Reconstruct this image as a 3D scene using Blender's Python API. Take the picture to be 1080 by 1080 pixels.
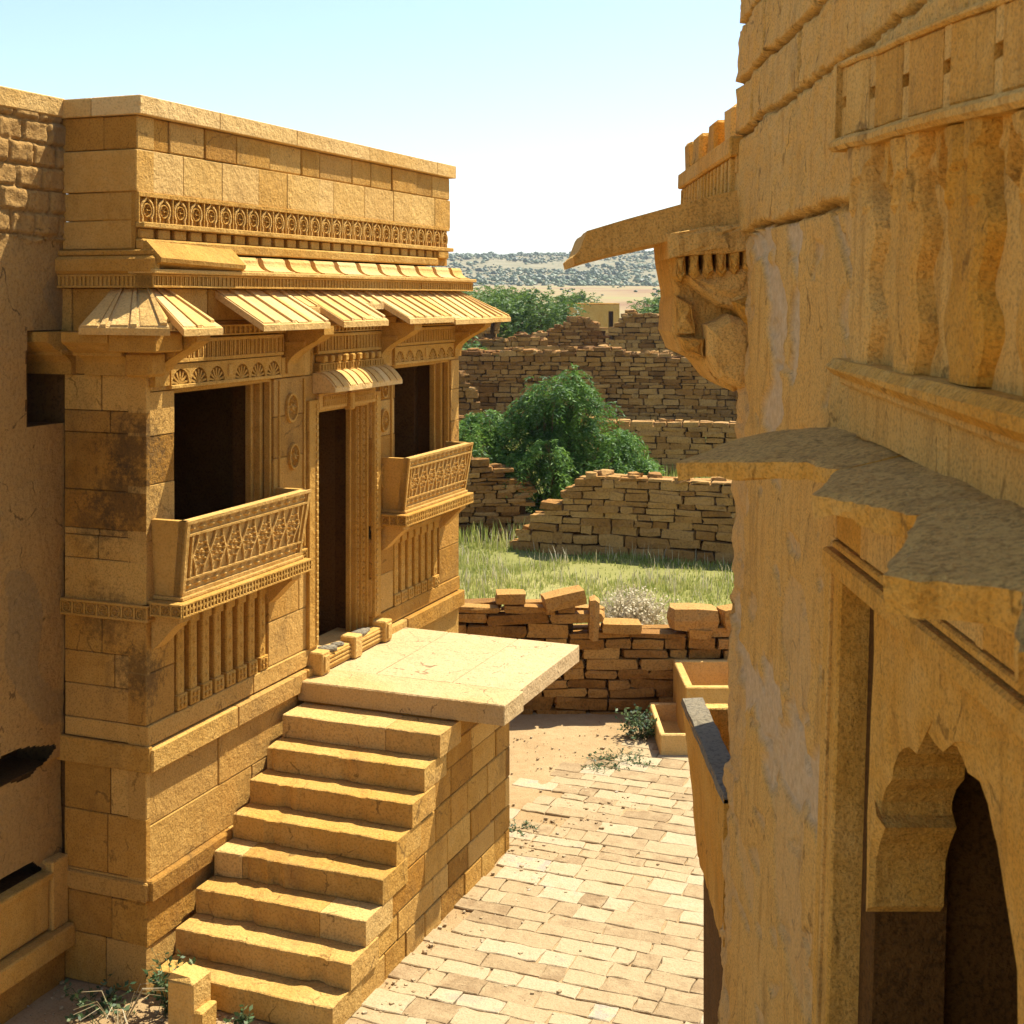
import bpy, bmesh, math, random
from math import sin, cos, pi, radians
from mathutils import Vector, Matrix, noise as mn

for o in list(bpy.data.objects): bpy.data.objects.remove(o)
S = bpy.context.scene
COL = S.collection
rnd = random.Random(7)

# ------------------------------------------------------------------ camera
cam_d = bpy.data.cameras.new('camera'); cam = bpy.data.objects.new('camera', cam_d); COL.objects.link(cam)
cam.location = (0, 0, 5.0); cam.rotation_euler = (radians(90), 0, 0)
cam_d.sensor_width = 36; cam_d.lens = 1400 / 1080 * 36
cam_d.shift_y = -(540 - 314) / 1080
cam_d.clip_start = 0.05; cam_d.clip_end = 6000
cam_d.dof.use_dof = True; cam_d.dof.focus_distance = 11.5; cam_d.dof.aperture_fstop = 10.0
S.camera = cam
# ------------------------------------------------------------------ light
SUN = Vector((.461, .367, 1.0)).normalized()
w = bpy.data.worlds.new("World"); S.world = w; w.use_nodes = True
nt = w.node_tree; nt.nodes.clear()
sky = nt.nodes.new('ShaderNodeTexSky'); sky.sky_type = 'NISHITA'; sky.sun_disc = False
sky.sun_elevation = math.asin(SUN.z); sky.sun_rotation = math.atan2(SUN.x, SUN.y)
sky.altitude = 0; sky.air_density = 1.0; sky.dust_density = .9; sky.ozone_density = 1.8
bg = nt.nodes.new('ShaderNodeBackground'); bg.inputs[1].default_value = 0.100
wo = nt.nodes.new('ShaderNodeOutputWorld')
nt.links.new(sky.outputs[0], bg.inputs[0]); nt.links.new(bg.outputs[0], wo.inputs[0])
sd = bpy.data.lights.new('sun', 'SUN'); sd.energy = 4.4; sd.angle = radians(0.53); sd.color = (1.0, .94, .82)
sun = bpy.data.objects.new('sun', sd); COL.objects.link(sun)
sun.rotation_euler = SUN.to_track_quat('Z', 'Y').to_euler(); sun.location = (8, 10, 25)
vs = S.view_settings; vs.view_transform = 'Standard'; vs.look = 'None'; vs.gamma = 1.0; vs.exposure = 1.23
S.cycles.max_bounces = 8; S.cycles.diffuse_bounces = 5

# ------------------------------------------------------------------ materials
class NT:
    def __init__(s, name):
        s.m = bpy.data.materials.new(name); s.m.use_nodes = True; s.t = s.m.node_tree; s.t.nodes.clear()
        s.out = s.n('OutputMaterial'); s.tc = s.n('TexCoord').outputs['Object']
    def n(s, k): return s.t.nodes.new('ShaderNode' + k)
    def l(s, a, b): s.t.links.new(a, b)
    def noise(s, scale, detail=4, rough=.55, dist=0, vec=None):
        x = s.n('TexNoise'); x.inputs['Scale'].default_value = scale; x.inputs['Detail'].default_value = detail
        x.inputs['Roughness'].default_value = rough; x.inputs['Distortion'].default_value = dist
        s.l(vec if vec is not None else s.tc, x.inputs['Vector']); return x.outputs['Fac']
    def mapv(s, sc):
        x = s.n('Mapping'); x.inputs['Scale'].default_value = sc; s.l(s.tc, x.inputs['Vector']); return x.outputs[0]
    def vor(s, scale, vec=None, feat='F1'):
        x = s.n('TexVoronoi'); x.feature = feat; x.inputs['Scale'].default_value = scale
        s.l(vec if vec is not None else s.tc, x.inputs['Vector']); return x.outputs['Distance']
    def math(s, op, a, b=None, c=None, clamp=False):
        x = s.n('Math'); x.operation = op; x.use_clamp = clamp
        for i, v in enumerate((a, b, c)):
            if v is None: continue
            if isinstance(v, (int, float)): x.inputs[i].default_value = v
            else: s.l(v, x.inputs[i])
        return x.outputs[0]
    def rng(s, v, a, b, lo=0., hi=1.):
        x = s.n('MapRange'); x.inputs[1].default_value = a; x.inputs[2].default_value = b
        x.inputs[3].default_value = lo; x.inputs[4].default_value = hi; s.l(v, x.inputs[0]); return x.outputs[0]
    def mix(s, f, a, b, bt='MIX'):
        x = s.n('Mix'); x.data_type = 'RGBA'; x.blend_type = bt
        for i, v in ((0, f), (6, a), (7, b)):
            if isinstance(v, (int, float)): x.inputs[i].default_value = v
            elif isinstance(v, tuple): x.inputs[i].default_value = v + (1,)
            else: s.l(v, x.inputs[i])
        return x.outputs[2]
    def ramp(s, v, stops):
        x = s.n('ValToRGB'); e = x.color_ramp.elements
        while len(e) < len(stops): e.new(.5)
        for i, (p, c) in enumerate(stops): e[i].position = p; e[i].color = c + (1,)
        s.l(v, x.inputs[0]); return x.outputs[0]
    def attr(s, name):
        x = s.n('Attribute'); x.attribute_name = name; return x.outputs['Fac']
    def bump(s, h, strength, dist, nrm=None):
        x = s.n('Bump'); x.inputs['Strength'].default_value = strength; x.inputs['Distance'].default_value = dist
        s.l(h, x.inputs['Height'])
        if nrm is not None: s.l(nrm, x.inputs['Normal'])
        return x.outputs[0]
    def pbr(s, col, nrm=None, rough=.9, spec=.15):
        b = s.n('BsdfPrincipled'); b.inputs['Roughness'].default_value = rough
        b.inputs['Specular IOR Level'].default_value = spec
        if isinstance(col, tuple): b.inputs['Base Color'].default_value = col + (1,)
        else: s.l(col, b.inputs['Base Color'])
        if nrm is not None: s.l(nrm, b.inputs['Normal'])
        s.l(b.outputs[0], s.out.inputs[0]); return b

def stone(name, dark, mid, light, pit=.5, stain=.35, stain_col=(.10, .055, .02), peck=70, peck_h=.006, big=1.0, streak=None, mortar=None, tonew=.5, spots=(), crack=0., hue=.5):
    K_ = lambda c: (c[0]*.84, c[1]*.745, c[2]*.49)
    dark, mid, light = K_(dark), K_(mid), K_(light)
    if mortar: mortar = (K_(mortar[0]), K_(mortar[1]))
    t = NT(name)
    n1 = t.noise(1.1 * big, 4, .6); n2 = t.noise(7 * big, 6, .62, .4); n3 = t.noise(peck, 4, .65); n4 = t.noise(22 * big, 5, .7)
    v = t.math('MULTIPLY', t.attr('tone'), tonew)
    v = t.math('ADD', v, t.math('MULTIPLY', n1, .55)); v = t.math('ADD', v, t.math('MULTIPLY', n2, .55)); v = t.math('ADD', v, t.math('MULTIPLY', n4, .3))
    v = t.math('SUBTRACT', v, .45 + tonew * .5 - .25)
    col = t.ramp(v, [(.15, dark), (.48, mid), (.85, light)])
    # iron-orange and lime-pale drift
    hn = t.noise(.8 * big, 5, .65, .5, t.mapv((1, 1, .7)))
    col = t.mix(t.rng(hn, .50, .68, 0, hue), col, (mid[0]*.98, mid[1]*.84, mid[2]*.5))
    col = t.mix(t.rng(hn, .47, .30, 0, hue*.7), col, (light[0]*1.0, light[1]*1.05, light[2]*1.25))
    tf = t.math('FRACT', t.math('MULTIPLY', t.attr('tone'), 7.31))
    col = t.mix(t.math('MULTIPLY', tf, .38), col, (mid[0]*.92, mid[1]*.76, mid[2]*.5))
    tg = t.math('FRACT', t.math('MULTIPLY', t.attr('tone'), 13.7))
    col = t.mix(t.rng(tg, .50, 1., 0, .65), col, (light[0], light[1]*1.03, light[2]*1.2))
    if crack:
        cw = t.n('VectorMath'); cw.operation = 'ADD'; t.l(t.tc, cw.inputs[0])
        cn = t.n('TexNoise'); cn.inputs['Scale'].default_value = 3; cn.inputs['Detail'].default_value = 6; t.l(t.tc, cn.inputs['Vector'])
        cs = t.n('VectorMath'); cs.operation = 'SCALE'; cs.inputs['Scale'].default_value = .35; t.l(cn.outputs['Color'], cs.inputs[0]); t.l(cs.outputs[0], cw.inputs[1])
        cm = t.n('Mapping'); cm.inputs['Scale'].default_value = (1, 1, .55); t.l(cw.outputs[0], cm.inputs['Vector'])
        ce = t.vor(1.9, cm.outputs[0], 'DISTANCE_TO_EDGE')
        ck = t.math('MULTIPLY', t.rng(ce, .004, .013, 1, 0), t.rng(n2, .50, .56))
        ck = t.math('MULTIPLY', ck, crack, clamp=True)
        col = t.mix(ck, col, (dark[0]*.30, dark[1]*.28, dark[2]*.3))
    if streak: col = t.mix(t.rng(t.noise(1., 6, .65, .2, t.mapv((16, 16, 1.3))), .52, .66, 0, .38), col, (dark[0]*.75, dark[1]*.7, dark[2]*.7))
    # fine speckle and pits
    pits = t.rng(n3, .36, .52, 1 - pit, 1.08)
    col = t.mix(1.0, col, pits, 'MULTIPLY')
    # weathering stains
    sv = t.mapv((1, 1, .45)); sn = t.noise(2.3 * big, 7, .68, .3, sv)
    st = t.rng(sn, .56, .74, 0, stain)
    col = t.mix(st, col, stain_col)
    for (c, r, k) in spots:
        vm = t.n('VectorMath'); vm.operation = 'DISTANCE'; t.l(t.tc, vm.inputs[0]); vm.inputs[1].default_value = c
        d = t.math('ADD', vm.outputs['Value'], t.math('MULTIPLY', t.math('SUBTRACT', n2, .5), r * 1.5))
        d = t.math('ADD', d, t.math('MULTIPLY', t.math('SUBTRACT', n4, .5), r * 2.6))
        col = t.mix(t.rng(d, r * .35, r, k, 0), col, (.035, .026, .015))
    if mortar:
        mm = t.attr('mortar'); mn_ = t.noise(30, 5, .7)
        mc = t.ramp(mn_, [(.3, mortar[0]), (.7, mortar[1])])
        col = t.mix(t.math('MAXIMUM', mm, 0.), col, mc)
        col = t.mix(t.math('MULTIPLY', mm, -1., clamp=True), col, (dark[0]*.35, dark[1]*.3, dark[2]*.3))
    n5 = t.noise(4.5 * big, 5, .7)
    h = t.math('ADD', t.math('MULTIPLY', n3, .6), t.math('MULTIPLY', t.noise(peck * 2.7, 3, .6), .4))
    nb = t.bump(n5, .55, .06); nb = t.bump(n4, .7, .02, nb); nb = t.bump(h, .9, peck_h, nb)
    if streak:
        sk = t.noise(1., 6, .65, .2, t.mapv((16, 16, 1.3)))
        nb = t.bump(t.noise(14, 6, .7, 0, t.mapv(streak)), .5, .012, nb)
    t.pbr(col, nb); return t.m

M = {}
M['carved'] = stone('carved_sandstone', (.30, .165, .04), (.52, .315, .09), (.68, .46, .18), pit=.28, stain=.3, peck=90, peck_h=.004)
M['wall'] = stone('dressed_sandstone', (.28, .145, .032), (.49, .285, .075), (.68, .45, .17), pit=.30, stain=.5, peck=75, peck_h=.009, tonew=.6, crack=.5, hue=.6,
                  spots=(((-.12, -.02, 3.92), .30, .62), ((-.22, -.02, 3.55), .32, .55), ((-.03, -.02, 2.30), .26, .6), ((-.35, -.02, 2.70), .28, .45), ((-.45, -.02, 3.35), .25, .4)))
M['smooth'] = stone('smooth_sandstone', (.42, .25, .075), (.58, .38, .14), (.72, .51, .24), pit=.15, stain=.22, peck=60, peck_h=.0025)
M['coping'] = stone('coping_stone', (.50, .32, .13), (.66, .46, .22), (.76, .57, .32), pit=.15, stain=.15, peck=60, peck_h=.003)
M['tread'] = stone('stair_stone', (.38, .235, .08), (.56, .375, .15), (.68, .49, .235), pit=.28, crack=.6, hue=.7, stain=.6, stain_col=(.24, .12, .04), peck=60, peck_h=.004)
M['platform'] = stone('platform_stone', (.42, .30, .18), (.54, .41, .27), (.64, .51, .36), pit=.2, crack=.7, stain=.35, stain_col=(.30, .20, .10), peck=60, peck_h=.003)
M['plaster'] = stone('old_plaster', (.22, .125, .045), (.37, .225, .085), (.50, .33, .14), crack=.7, pit=.22, stain=.6, peck=40, peck_h=.012, mortar=((.20, .14, .08), (.36, .27, .17)))
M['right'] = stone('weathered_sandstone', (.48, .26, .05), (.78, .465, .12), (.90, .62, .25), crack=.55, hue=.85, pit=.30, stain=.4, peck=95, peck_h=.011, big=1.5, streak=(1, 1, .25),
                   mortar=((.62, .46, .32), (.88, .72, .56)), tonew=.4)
M['eave_top'] = stone('grey_eave_stone', (.36, .22, .06), (.62, .39, .13), (.78, .52, .20), pit=.4, stain=.4, peck=60, peck_h=.01, big=2, streak=(.3, 3, 1))
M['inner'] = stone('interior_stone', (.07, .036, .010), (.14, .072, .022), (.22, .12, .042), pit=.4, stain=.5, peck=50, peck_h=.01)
M['dry'] = stone('drywall_stone', (.17, .085, .030), (.36, .20, .068), (.54, .33, .13), pit=.35, stain=.4, stain_col=(.09, .045, .02), peck=45, peck_h=.012, tonew=.9)
M['dryfar'] = stone('far_drywall_stone', (.16, .080, .030), (.34, .190, .075), (.52, .33, .15), pit=.3, stain=.35, stain_col=(.05, .03, .018), peck=25, peck_h=.02, tonew=1.0)
M['mortarcore'] = stone('wall_core', (.05, .028, .012), (.09, .05, .02), (.14, .08, .03), peck=30)
M['grey'] = stone('grey_worn_stone', (.10, .095, .09), (.20, .185, .17), (.32, .30, .27), pit=.4, stain=.3, peck=40, peck_h=.012, big=2)

def paving_mat():
    t = NT('paving_stone')
    n1 = t.noise(1.3, 4); n2 = t.noise(8, 6, .65); n3 = t.noise(60, 4, .6)
    v = t.math('ADD', t.attr('tone'), t.math('MULTIPLY', t.math('SUBTRACT', n2, .5), .8))
    col = t.ramp(v, [(.0, (.235, .155, .075)), (.3, (.315, .222, .112)), (.65, (.365, .272, .145)), (.92, (.41, .32, .19)), (1.0, (.31, .265, .19))])
    dust = t.rng(t.math('ADD', t.math('MULTIPLY', n1, .6), t.math('MULTIPLY', n2, .4)), .47, .62, 0, .75)
    col = t.mix(dust, col, (.365, .262, .135))
    col = t.mix(1.0, col, t.rng(n3, .35, .5, .82, 1.04), 'MULTIPLY')
    nb = t.bump(t.noise(18, 6, .65), .8, .014); nb = t.bump(n3, .7, .005, nb)
    t.pbr(col, nb); return t.m
M['paving'] = paving_mat()

def ground_mat():
    t = NT('sandy_ground')
    sep = t.n('SeparateXYZ'); t.l(t.tc, sep.inputs[0]); y = sep.outputs[1]
    n1 = t.noise(.9, 5); n2 = t.noise(9, 6, .65); n3 = t.noise(70, 4, .7); nf = t.noise(.012, 5, .6); nf2 = t.noise(.09, 6, .65)
    near = t.ramp(t.math('ADD', t.math('MULTIPLY', n1, .6), t.math('MULTIPLY', n2, .4)), [(.3, (.27, .17, .075)), (.55, (.35, .238, .115)), (.75, (.40, .29, .15))])
    near = t.mix(1., near, t.rng(n3, .33, .5, .75, 1.05), 'MULTIPLY')
    field = t.ramp(nf2, [(.35, (.14, .15, .035)), (.6, (.30, .26, .09))])
    plain = t.ramp(t.math('ADD', nf, t.math('MULTIPLY', t.math('SUBTRACT', nf2, .5), .3)), [(.40, (.22, .135, .075)), (.5, (.28, .205, .105)), (.62, (.25, .235, .095))])
    hill = t.ramp(nf2, [(.3, (.15, .135, .075)), (.7, (.26, .225, .135))])
    col = t.mix(t.rng(y, 16.6, 17.4), near, field); col = t.mix(t.rng(y, 60, 110), col, plain); col = t.mix(t.rng(y, 540, 620), col, hill)
    nb = t.bump(n2, .6, .03); nb = t.bump(n3, .6, .008, nb)
    t.pbr(col, nb, .95, .05); return t.m
M['ground'] = ground_mat()

def leaf_mat(name, a, b, c, tr=.3):
    t = NT(name)
    v = t.math('ADD', t.attr('tone'), t.math('MULTIPLY', t.math('SUBTRACT', t.noise(.7, 3), .5), .6))
    col = t.ramp(v, [(.1, a), (.5, b), (.9, c)])
    d = t.n('BsdfPrincipled'); d.inputs['Roughness'].default_value = .55; d.inputs['Specular IOR Level'].default_value = .3; t.l(col, d.inputs['Base Color'])
    tb = t.n('BsdfTranslucent'); t.l(t.mix(.5, col, c), tb.inputs[0])
    mx = t.n('MixShader'); mx.inputs[0].default_value = tr; t.l(d.outputs[0], mx.inputs[1]); t.l(tb.outputs[0], mx.inputs[2])
    t.l(mx.outputs[0], t.out.inputs[0]); return t.m
M['leaf'] = leaf_mat('bush_leaf', (.018, .055, .008), (.065, .155, .018), (.20, .33, .05))
M['leaf2'] = leaf_mat('far_leaf', (.03, .07, .012), (.07, .14, .02), (.16, .24, .04))
M['grass'] = leaf_mat('grass_blade', (.12, .18, .018), (.28, .34, .04), (.50, .46, .16), .35)
M['straw'] = leaf_mat('dry_straw', (.30, .23, .11), (.48, .40, .22), (.66, .57, .36), .3)
M['weed'] = leaf_mat('weed_leaf', (.02, .05, .015), (.06, .11, .03), (.16, .20, .08), .25)
M['scrub'] = leaf_mat('hill_scrub', (.025, .045, .012), (.045, .07, .02), (.08, .11, .035), 0)
M['bark'] = stone('bark', (.05, .035, .02), (.11, .075, .045), (.18, .13, .08), peck=30)

# ------------------------------------------------------------------ mesh builder
class MB:
    def __init__(s): s.v = []; s.f = []; s.t = []; s.mo = None; s.T = None; s.mi = []; s.cur = 0
    def add(s, vs_, fs, tone=.5):
        b = len(s.v)
        s.v += [s.T(p) if s.T else tuple(p) for p in vs_]
        for f in fs: s.f.append([i + b for i in f]); s.t.append(tone); s.mi.append(s.cur)
    def box(s, x0, x1, y0, y1, z0, z1, tone=None, bev=0., jit=0.):
        if tone is None: tone = rnd.random()
        if x0 > x1: x0, x1 = x1, x0
        if y0 > y1: y0, y1 = y1, y0
        J = lambda: rnd.uniform(-jit, jit) if jit else 0
        c = {}
        for i in (0, 1):
            for j in (0, 1):
                for k in (0, 1):
                    c[i, j, k] = ((x0, x1)[i] + J(), (y0, y1)[j] + J(), (z0, z1)[k] + J())
        if bev <= 0:
            K = [(0,0,0),(1,0,0),(1,1,0),(0,1,0),(0,0,1),(1,0,1),(1,1,1),(0,1,1)]
            s.add([c[k] for k in K], [(0,3,2,1),(4,5,6,7),(0,1,5,4),(1,2,6,5),(2,3,7,6),(3,0,4,7)], tone); return
        bev = min(bev, (x1-x0)*.45, (y1-y0)*.45, (z1-z0)*.45)
        idx = {}; vs_ = []
        for key, p in c.items():
            for a in range(3):
                q = list(p)
                for b in range(3):
                    if b != a: q[b] += bev * (1 if key[b] == 0 else -1) * rnd.uniform(.7, 1.3)
                idx[key, a] = len(vs_); vs_.append(q)
        fs = []
        for a in range(3):
            b, d = [q for q in range(3) if q != a]
            for sgn in (0, 1):
                def K(x, y):
                    k = [0, 0, 0]; k[a] = sgn; k[b] = x; k[d] = y; return tuple(k)
                fs.append([idx[K(0,0), a], idx[K(1,0), a], idx[K(1,1), a], idx[K(0,1), a]])
        for a, b in ((0, 1), (0, 2), (1, 2)):
            d = 3 - a - b
            for sa in (0, 1):
                for sb in (0, 1):
                    def K(x):
                        k = [0, 0, 0]; k[a] = sa; k[b] = sb; k[d] = x; return tuple(k)
                    fs.append([idx[K(0), a], idx[K(1), a], idx[K(1), b], idx[K(0), b]])
        for key in c: fs.append([idx[key, 0], idx[key, 1], idx[key, 2]])
        s.add(vs_, fs, tone)
    def prism(s, poly, f, tone=.5):
        """poly: 2-D points; f(a, b, side) -> 3-D point"""
        n = len(poly)
        vs_ = [f(a, b, 0) for a, b in poly] + [f(a, b, 1) for a, b in poly]
        fs = [list(range(n)), list(range(2*n-1, n-1, -1))] + [[i, (i+1) % n, (i+1) % n + n, i + n] for i in range(n)]
        s.add(vs_, fs, tone)
    def tube(s, pts, r, n=6, tone=.5):
        pts = [Vector(p) for p in pts]; rs = r if isinstance(r, (list, tuple)) else [r]*len(pts); rings = []
        for i, p in enumerate(pts):
            d = (pts[min(i+1, len(pts)-1)] - pts[max(i-1, 0)]).normalized()
            a = d.orthogonal().normalized(); b = d.cross(a)
            rings.append([p + (a*cos(2*pi*k/n) + b*sin(2*pi*k/n))*rs[i] for k in range(n)])
        vs_ = [q for rr in rings for q in rr]; fs = []
        for i in range(len(pts)-1):
            for k in range(n): fs.append([i*n+k, i*n+(k+1) % n, (i+1)*n+(k+1) % n, (i+1)*n+k])
        fs.append(list(range(n))); fs.append([(len(pts)-1)*n+k for k in range(n)])
        s.add(vs_, fs, tone)
    def rock(s, c, size, rot=None, r=.3, j=.08, tone=None):
        if tone is None: tone = rnd.random()
        vs_ = []
        for p in ROCK_V:
            q = Vector(p); sph = q.normalized()*1.25; q = q.lerp(sph, r)
            q = Vector((q.x*size[0]/2, q.y*size[1]/2, q.z*size[2]/2))
            q += Vector((rnd.uniform(-j, j)*size[0]*.5, rnd.uniform(-j, j)*size[1]*.5, rnd.uniform(-j, j)*size[2]*.7))
            if rot: q = rot @ q
            vs_.append(q + Vector(c))
        s.add(vs_, ROCK_F, tone)
    def build(s, name, mat, parent=None, smooth=False, recalc=True, mortar=None):
        me = bpy.data.meshes.new(name); me.from_pydata(s.v, [], s.f)
        if recalc:
            bm = bmesh.new(); bm.from_mesh(me); bmesh.ops.recalc_face_normals(bm, faces=bm.faces); bm.to_mesh(me); bm.free()
        a = me.attributes.new('tone', 'FLOAT', 'FACE'); a.data.foreach_set('value', s.t)
        if mortar: a = me.attributes.new('mortar', 'FLOAT', 'POINT'); a.data.foreach_set('value', mortar)
        ms = mat if isinstance(mat, (list, tuple)) else [mat]
        for m in ms: me.materials.append(m)
        if len(ms) > 1: me.polygons.foreach_set('material_index', s.mi)
        if smooth: me.polygons.foreach_set('use_smooth', [True]*len(s.f))
        me.update()
        o = bpy.data.objects.new(name, me); COL.objects.link(o)
        if parent: o.parent = parent
        return o
ROCK_V = [(x, y, z) for x in (-1, 0, 1) for y in (-1, 0, 1) for z in (-1, 0, 1) if (x, y, z) != (0, 0, 0)]
def _rf():
    ix = {p: i for i, p in enumerate(ROCK_V)}; fs = []
    for a in range(3):
        b, d = [q for q in range(3) if q != a]
        for sg in (-1, 1):
            for i in (-1, 0):
                for j in (-1, 0):
                    f = []
                    for (x, y) in ((i, j), (i+1, j), (i+1, j+1), (i, j+1)):
                        k = [0, 0, 0]; k[a] = sg; k[b] = x; k[d] = y; f.append(ix[tuple(k)])
                    fs.append(f if sg * (1 if a != 1 else -1) > 0 else f[::-1])
    return fs
ROCK_F = _rf()

def tag(o, label=None, cat=None, group=None, kind=None):
    if label: o['label'] = label
    if cat: o['category'] = cat
    if group: o['group'] = group
    if kind: o['kind'] = kind
    return o
def empty(name, loc, rz=0):
    o = bpy.data.objects.new(name, None); o.empty_display_size = .3; COL.objects.link(o)
    o.location = loc; o.rotation_euler = (0, 0, rz); return o

def cells(a0, a1, holes, za, zb):
    """intervals of [a0,a1] left free by holes over the course za..zb"""
    iv = [(a0, a1)]
    for (h0, h1, g0, g1) in holes:
        if min(zb, g1) - max(za, g0) > .01:
            nv = []
            for (p, q) in iv:
                if h1 <= p or h0 >= q: nv.append((p, q)); continue
                if h0 > p: nv.append((p, h0))
                if h1 < q: nv.append((h1, q))
            iv = nv
    return iv
def masonry(mb, f, a0, a1, zs, holes=(), d0=-.16, d1=0., length=.55, gap=.004, jd=.004, bev=.006, tones=(0, 1), R=rnd):
    mb.T = f
    for za, zb in zs:
        for (p, q) in cells(a0, a1, holes, za, zb):
            n = max(1, round((q-p) / (length*R.uniform(.8, 1.25))))
            cuts = [p] + sorted(p + (q-p)*(i + R.uniform(-.25, .25))/n for i in range(1, n)) + [q]
            for i in range(n):
                g = gap
                mb.box(cuts[i]+(g if i else 0), cuts[i+1]-(g if i < n-1 else 0), d0, d1 + R.uniform(-jd, jd), za+g*.6, zb-g*.6, R.uniform(*tones), bev)
    mb.T = None
def slab_with_holes(mb, f, a0, a1, z0, z1, holes, d0, d1, tone=.4):
    mb.T = f
    zs = sorted({z0, z1} | {h for H in holes for h in H[2:4] if z0 < h < z1})
    for za, zb in zip(zs[:-1], zs[1:]):
        for p, q in cells(a0, a1, holes, za, zb): mb.box(p, q, d0, d1, za, zb, tone)
    mb.T = None

FR = lambda p: (p[1], p[0], p[2])          # (along, depth, z) -> house local, front face
SD = lambda p: (p[0], -p[1], p[2])         # side face looking to -y

# ================================================================== GROUND
def terrain(x, y):
    kn = [(-5000, -.012), (16.4, -.012), (17.0, .28), (28, .3), (42, .9), (60, 1.5), (100, 2.5), (200, 4.35), (300, 5.9), (600, 10.5), (690, 16), (1020, 40), (1300, 42), (5000, 42)]
    for (a, ha), (b, hb) in zip(kn[:-1], kn[1:]):
        if y <= b:
            t = (y-a)/(b-a); h = ha + (hb-ha)*t; break
    if y < 17: h += .016*mn.noise((x*1.3, y*1.3, 0)) + .010*mn.noise((x*5, y*5, 3))
    elif y < 60: h += .06*mn.noise((x*.7, y*.7, 0))
    if y > 560: h += min(1, (y-560)/300)*(5.0*mn.noise((x/160., y/160., 5)) + 2.0*mn.noise((x/45., y/45., 9)))
    return h
def axis(lo, hi, a, b, step, g):
    v = []; x = a
    while x < b: v.append(x); x += step
    v.append(b); s_ = step; x = b
    while x < hi: s_ *= g; x += s_; v.append(min(x, hi))
    s_ = step; x = a
    while x > lo: s_ *= g; x -= s_; v.insert(0, max(x, lo))
    return v
xs = axis(-3000, 3000, -3.4, 4.0, .07, 1.16); ys = axis(-800, 4000, 8.4, 17.4, .07, 1.06)
mb = MB(); W_, H_ = len(xs), len(ys)
mb.v = [(x, y, terrain(x, y)) for y in ys for x in xs]
mb.f = [[j*W_+i, j*W_+i+1, (j+1)*W_+i+1, (j+1)*W_+i] for j in range(H_-1) for i in range(W_-1)]; mb.t = [.5]*len(mb.f)
g = mb.build('ground', M['ground'], smooth=True, recalc=False); tag(g, kind='structure')

# ================================================================== LEFT HOUSE
RZ = -math.atan2(.3645, .9312)
house = empty('sandstone_house', (-2.619, 9.5, 0), RZ)
tag(house, 'carved yellow sandstone house with two balconies, a doorway and ribbed eaves beside the staircase', 'house')
hp = house
HM = house.matrix_basis = Matrix.Translation((-2.619, 9.5, 0)) @ Matrix.Rotation(RZ, 4, 'Z')
def to_world(p): return HM @ Vector(p)
L = 5.57
W1 = (.34, 1.72, 2.80, 4.32); DR = (2.42, 3.49, 1.74, 4.0); W2 = (3.98, 5.36, 2.80, 4.32)
P1 = (.34, 1.64, 1.93, 2.68); P2 = (3.95, 5.05, 1.93, 2.68)
HO = [W1, DR, W2, P1, P2]
mb = MB()
masonry(mb, FR, 0, L, [(0, .34), (.34, .67)], HO, length=.75, jd=.006)
masonry(mb, FR, 0, L, [(.82, 1.2), (1.2, 1.60)], HO, length=.85, jd=.004)
masonry(mb, FR, 0, L, [(1.78, 1.93)], HO, d1=.015, length=1.2)
masonry(mb, FR, 0, L, [(1.93, 2.3), (2.3, 2.68)], HO, length=.6, jd=.002)
masonry(mb, FR, 0, L, [(2.80, 3.25), (3.25, 3.65), (3.65, 4.0), (4.0, 4.32)], HO, length=.7, jd=.003, bev=.004)
masonry(mb, FR, 0, L, [(4.32, 4.56), (4.56, 4.82), (4.82, 5.07)], HO, length=.8, jd=.003)
mb.build('front_wall', M['wall'], hp)
mb = MB()
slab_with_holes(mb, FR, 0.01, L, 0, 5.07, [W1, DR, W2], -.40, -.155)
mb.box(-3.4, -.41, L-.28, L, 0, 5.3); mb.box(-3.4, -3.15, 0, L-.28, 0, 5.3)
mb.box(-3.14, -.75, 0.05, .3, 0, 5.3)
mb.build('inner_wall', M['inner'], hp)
mb = MB()   # rooms: floor, ceiling, partitions
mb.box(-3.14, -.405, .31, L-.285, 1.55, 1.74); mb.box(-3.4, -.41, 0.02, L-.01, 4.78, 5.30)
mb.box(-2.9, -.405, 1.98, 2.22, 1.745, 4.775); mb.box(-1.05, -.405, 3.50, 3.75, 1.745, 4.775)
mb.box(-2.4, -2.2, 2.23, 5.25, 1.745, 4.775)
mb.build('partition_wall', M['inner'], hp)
# side face (looking at the camera), v from -.74 to 0
mb = MB(); SDR = random.Random(3)
masonry(mb, SD, -.72, .0, [(0, .36), (.36, .66), (.66, .83), (.83, 1.26), (1.26, 1.60), (1.60, 1.79), (1.79, 1.93), (1.93, 2.18), (2.18, 2.42), (2.42, 2.69), (2.79, 3.10), (3.10, 3.27), (3.27, 3.32), (3.32, 3.60), (3.60, 4.02), (4.02, 4.18), (4.18, 4.44)], d0=-.05, d1=.0, length=.42, R=SDR, jd=.004, bev=.005)
masonry(mb, SD, -1.2, .0, [(4.44, 4.75), (4.75, 5.07)], d0=-.05, d1=0, length=.5, R=SDR)
masonry(mb, SD, -.78, .04, [(1.60, 1.79)], d0=-.02, d1=.02, length=.9, R=SDR)
mb.build('side_wall', M['wall'], hp)
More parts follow.
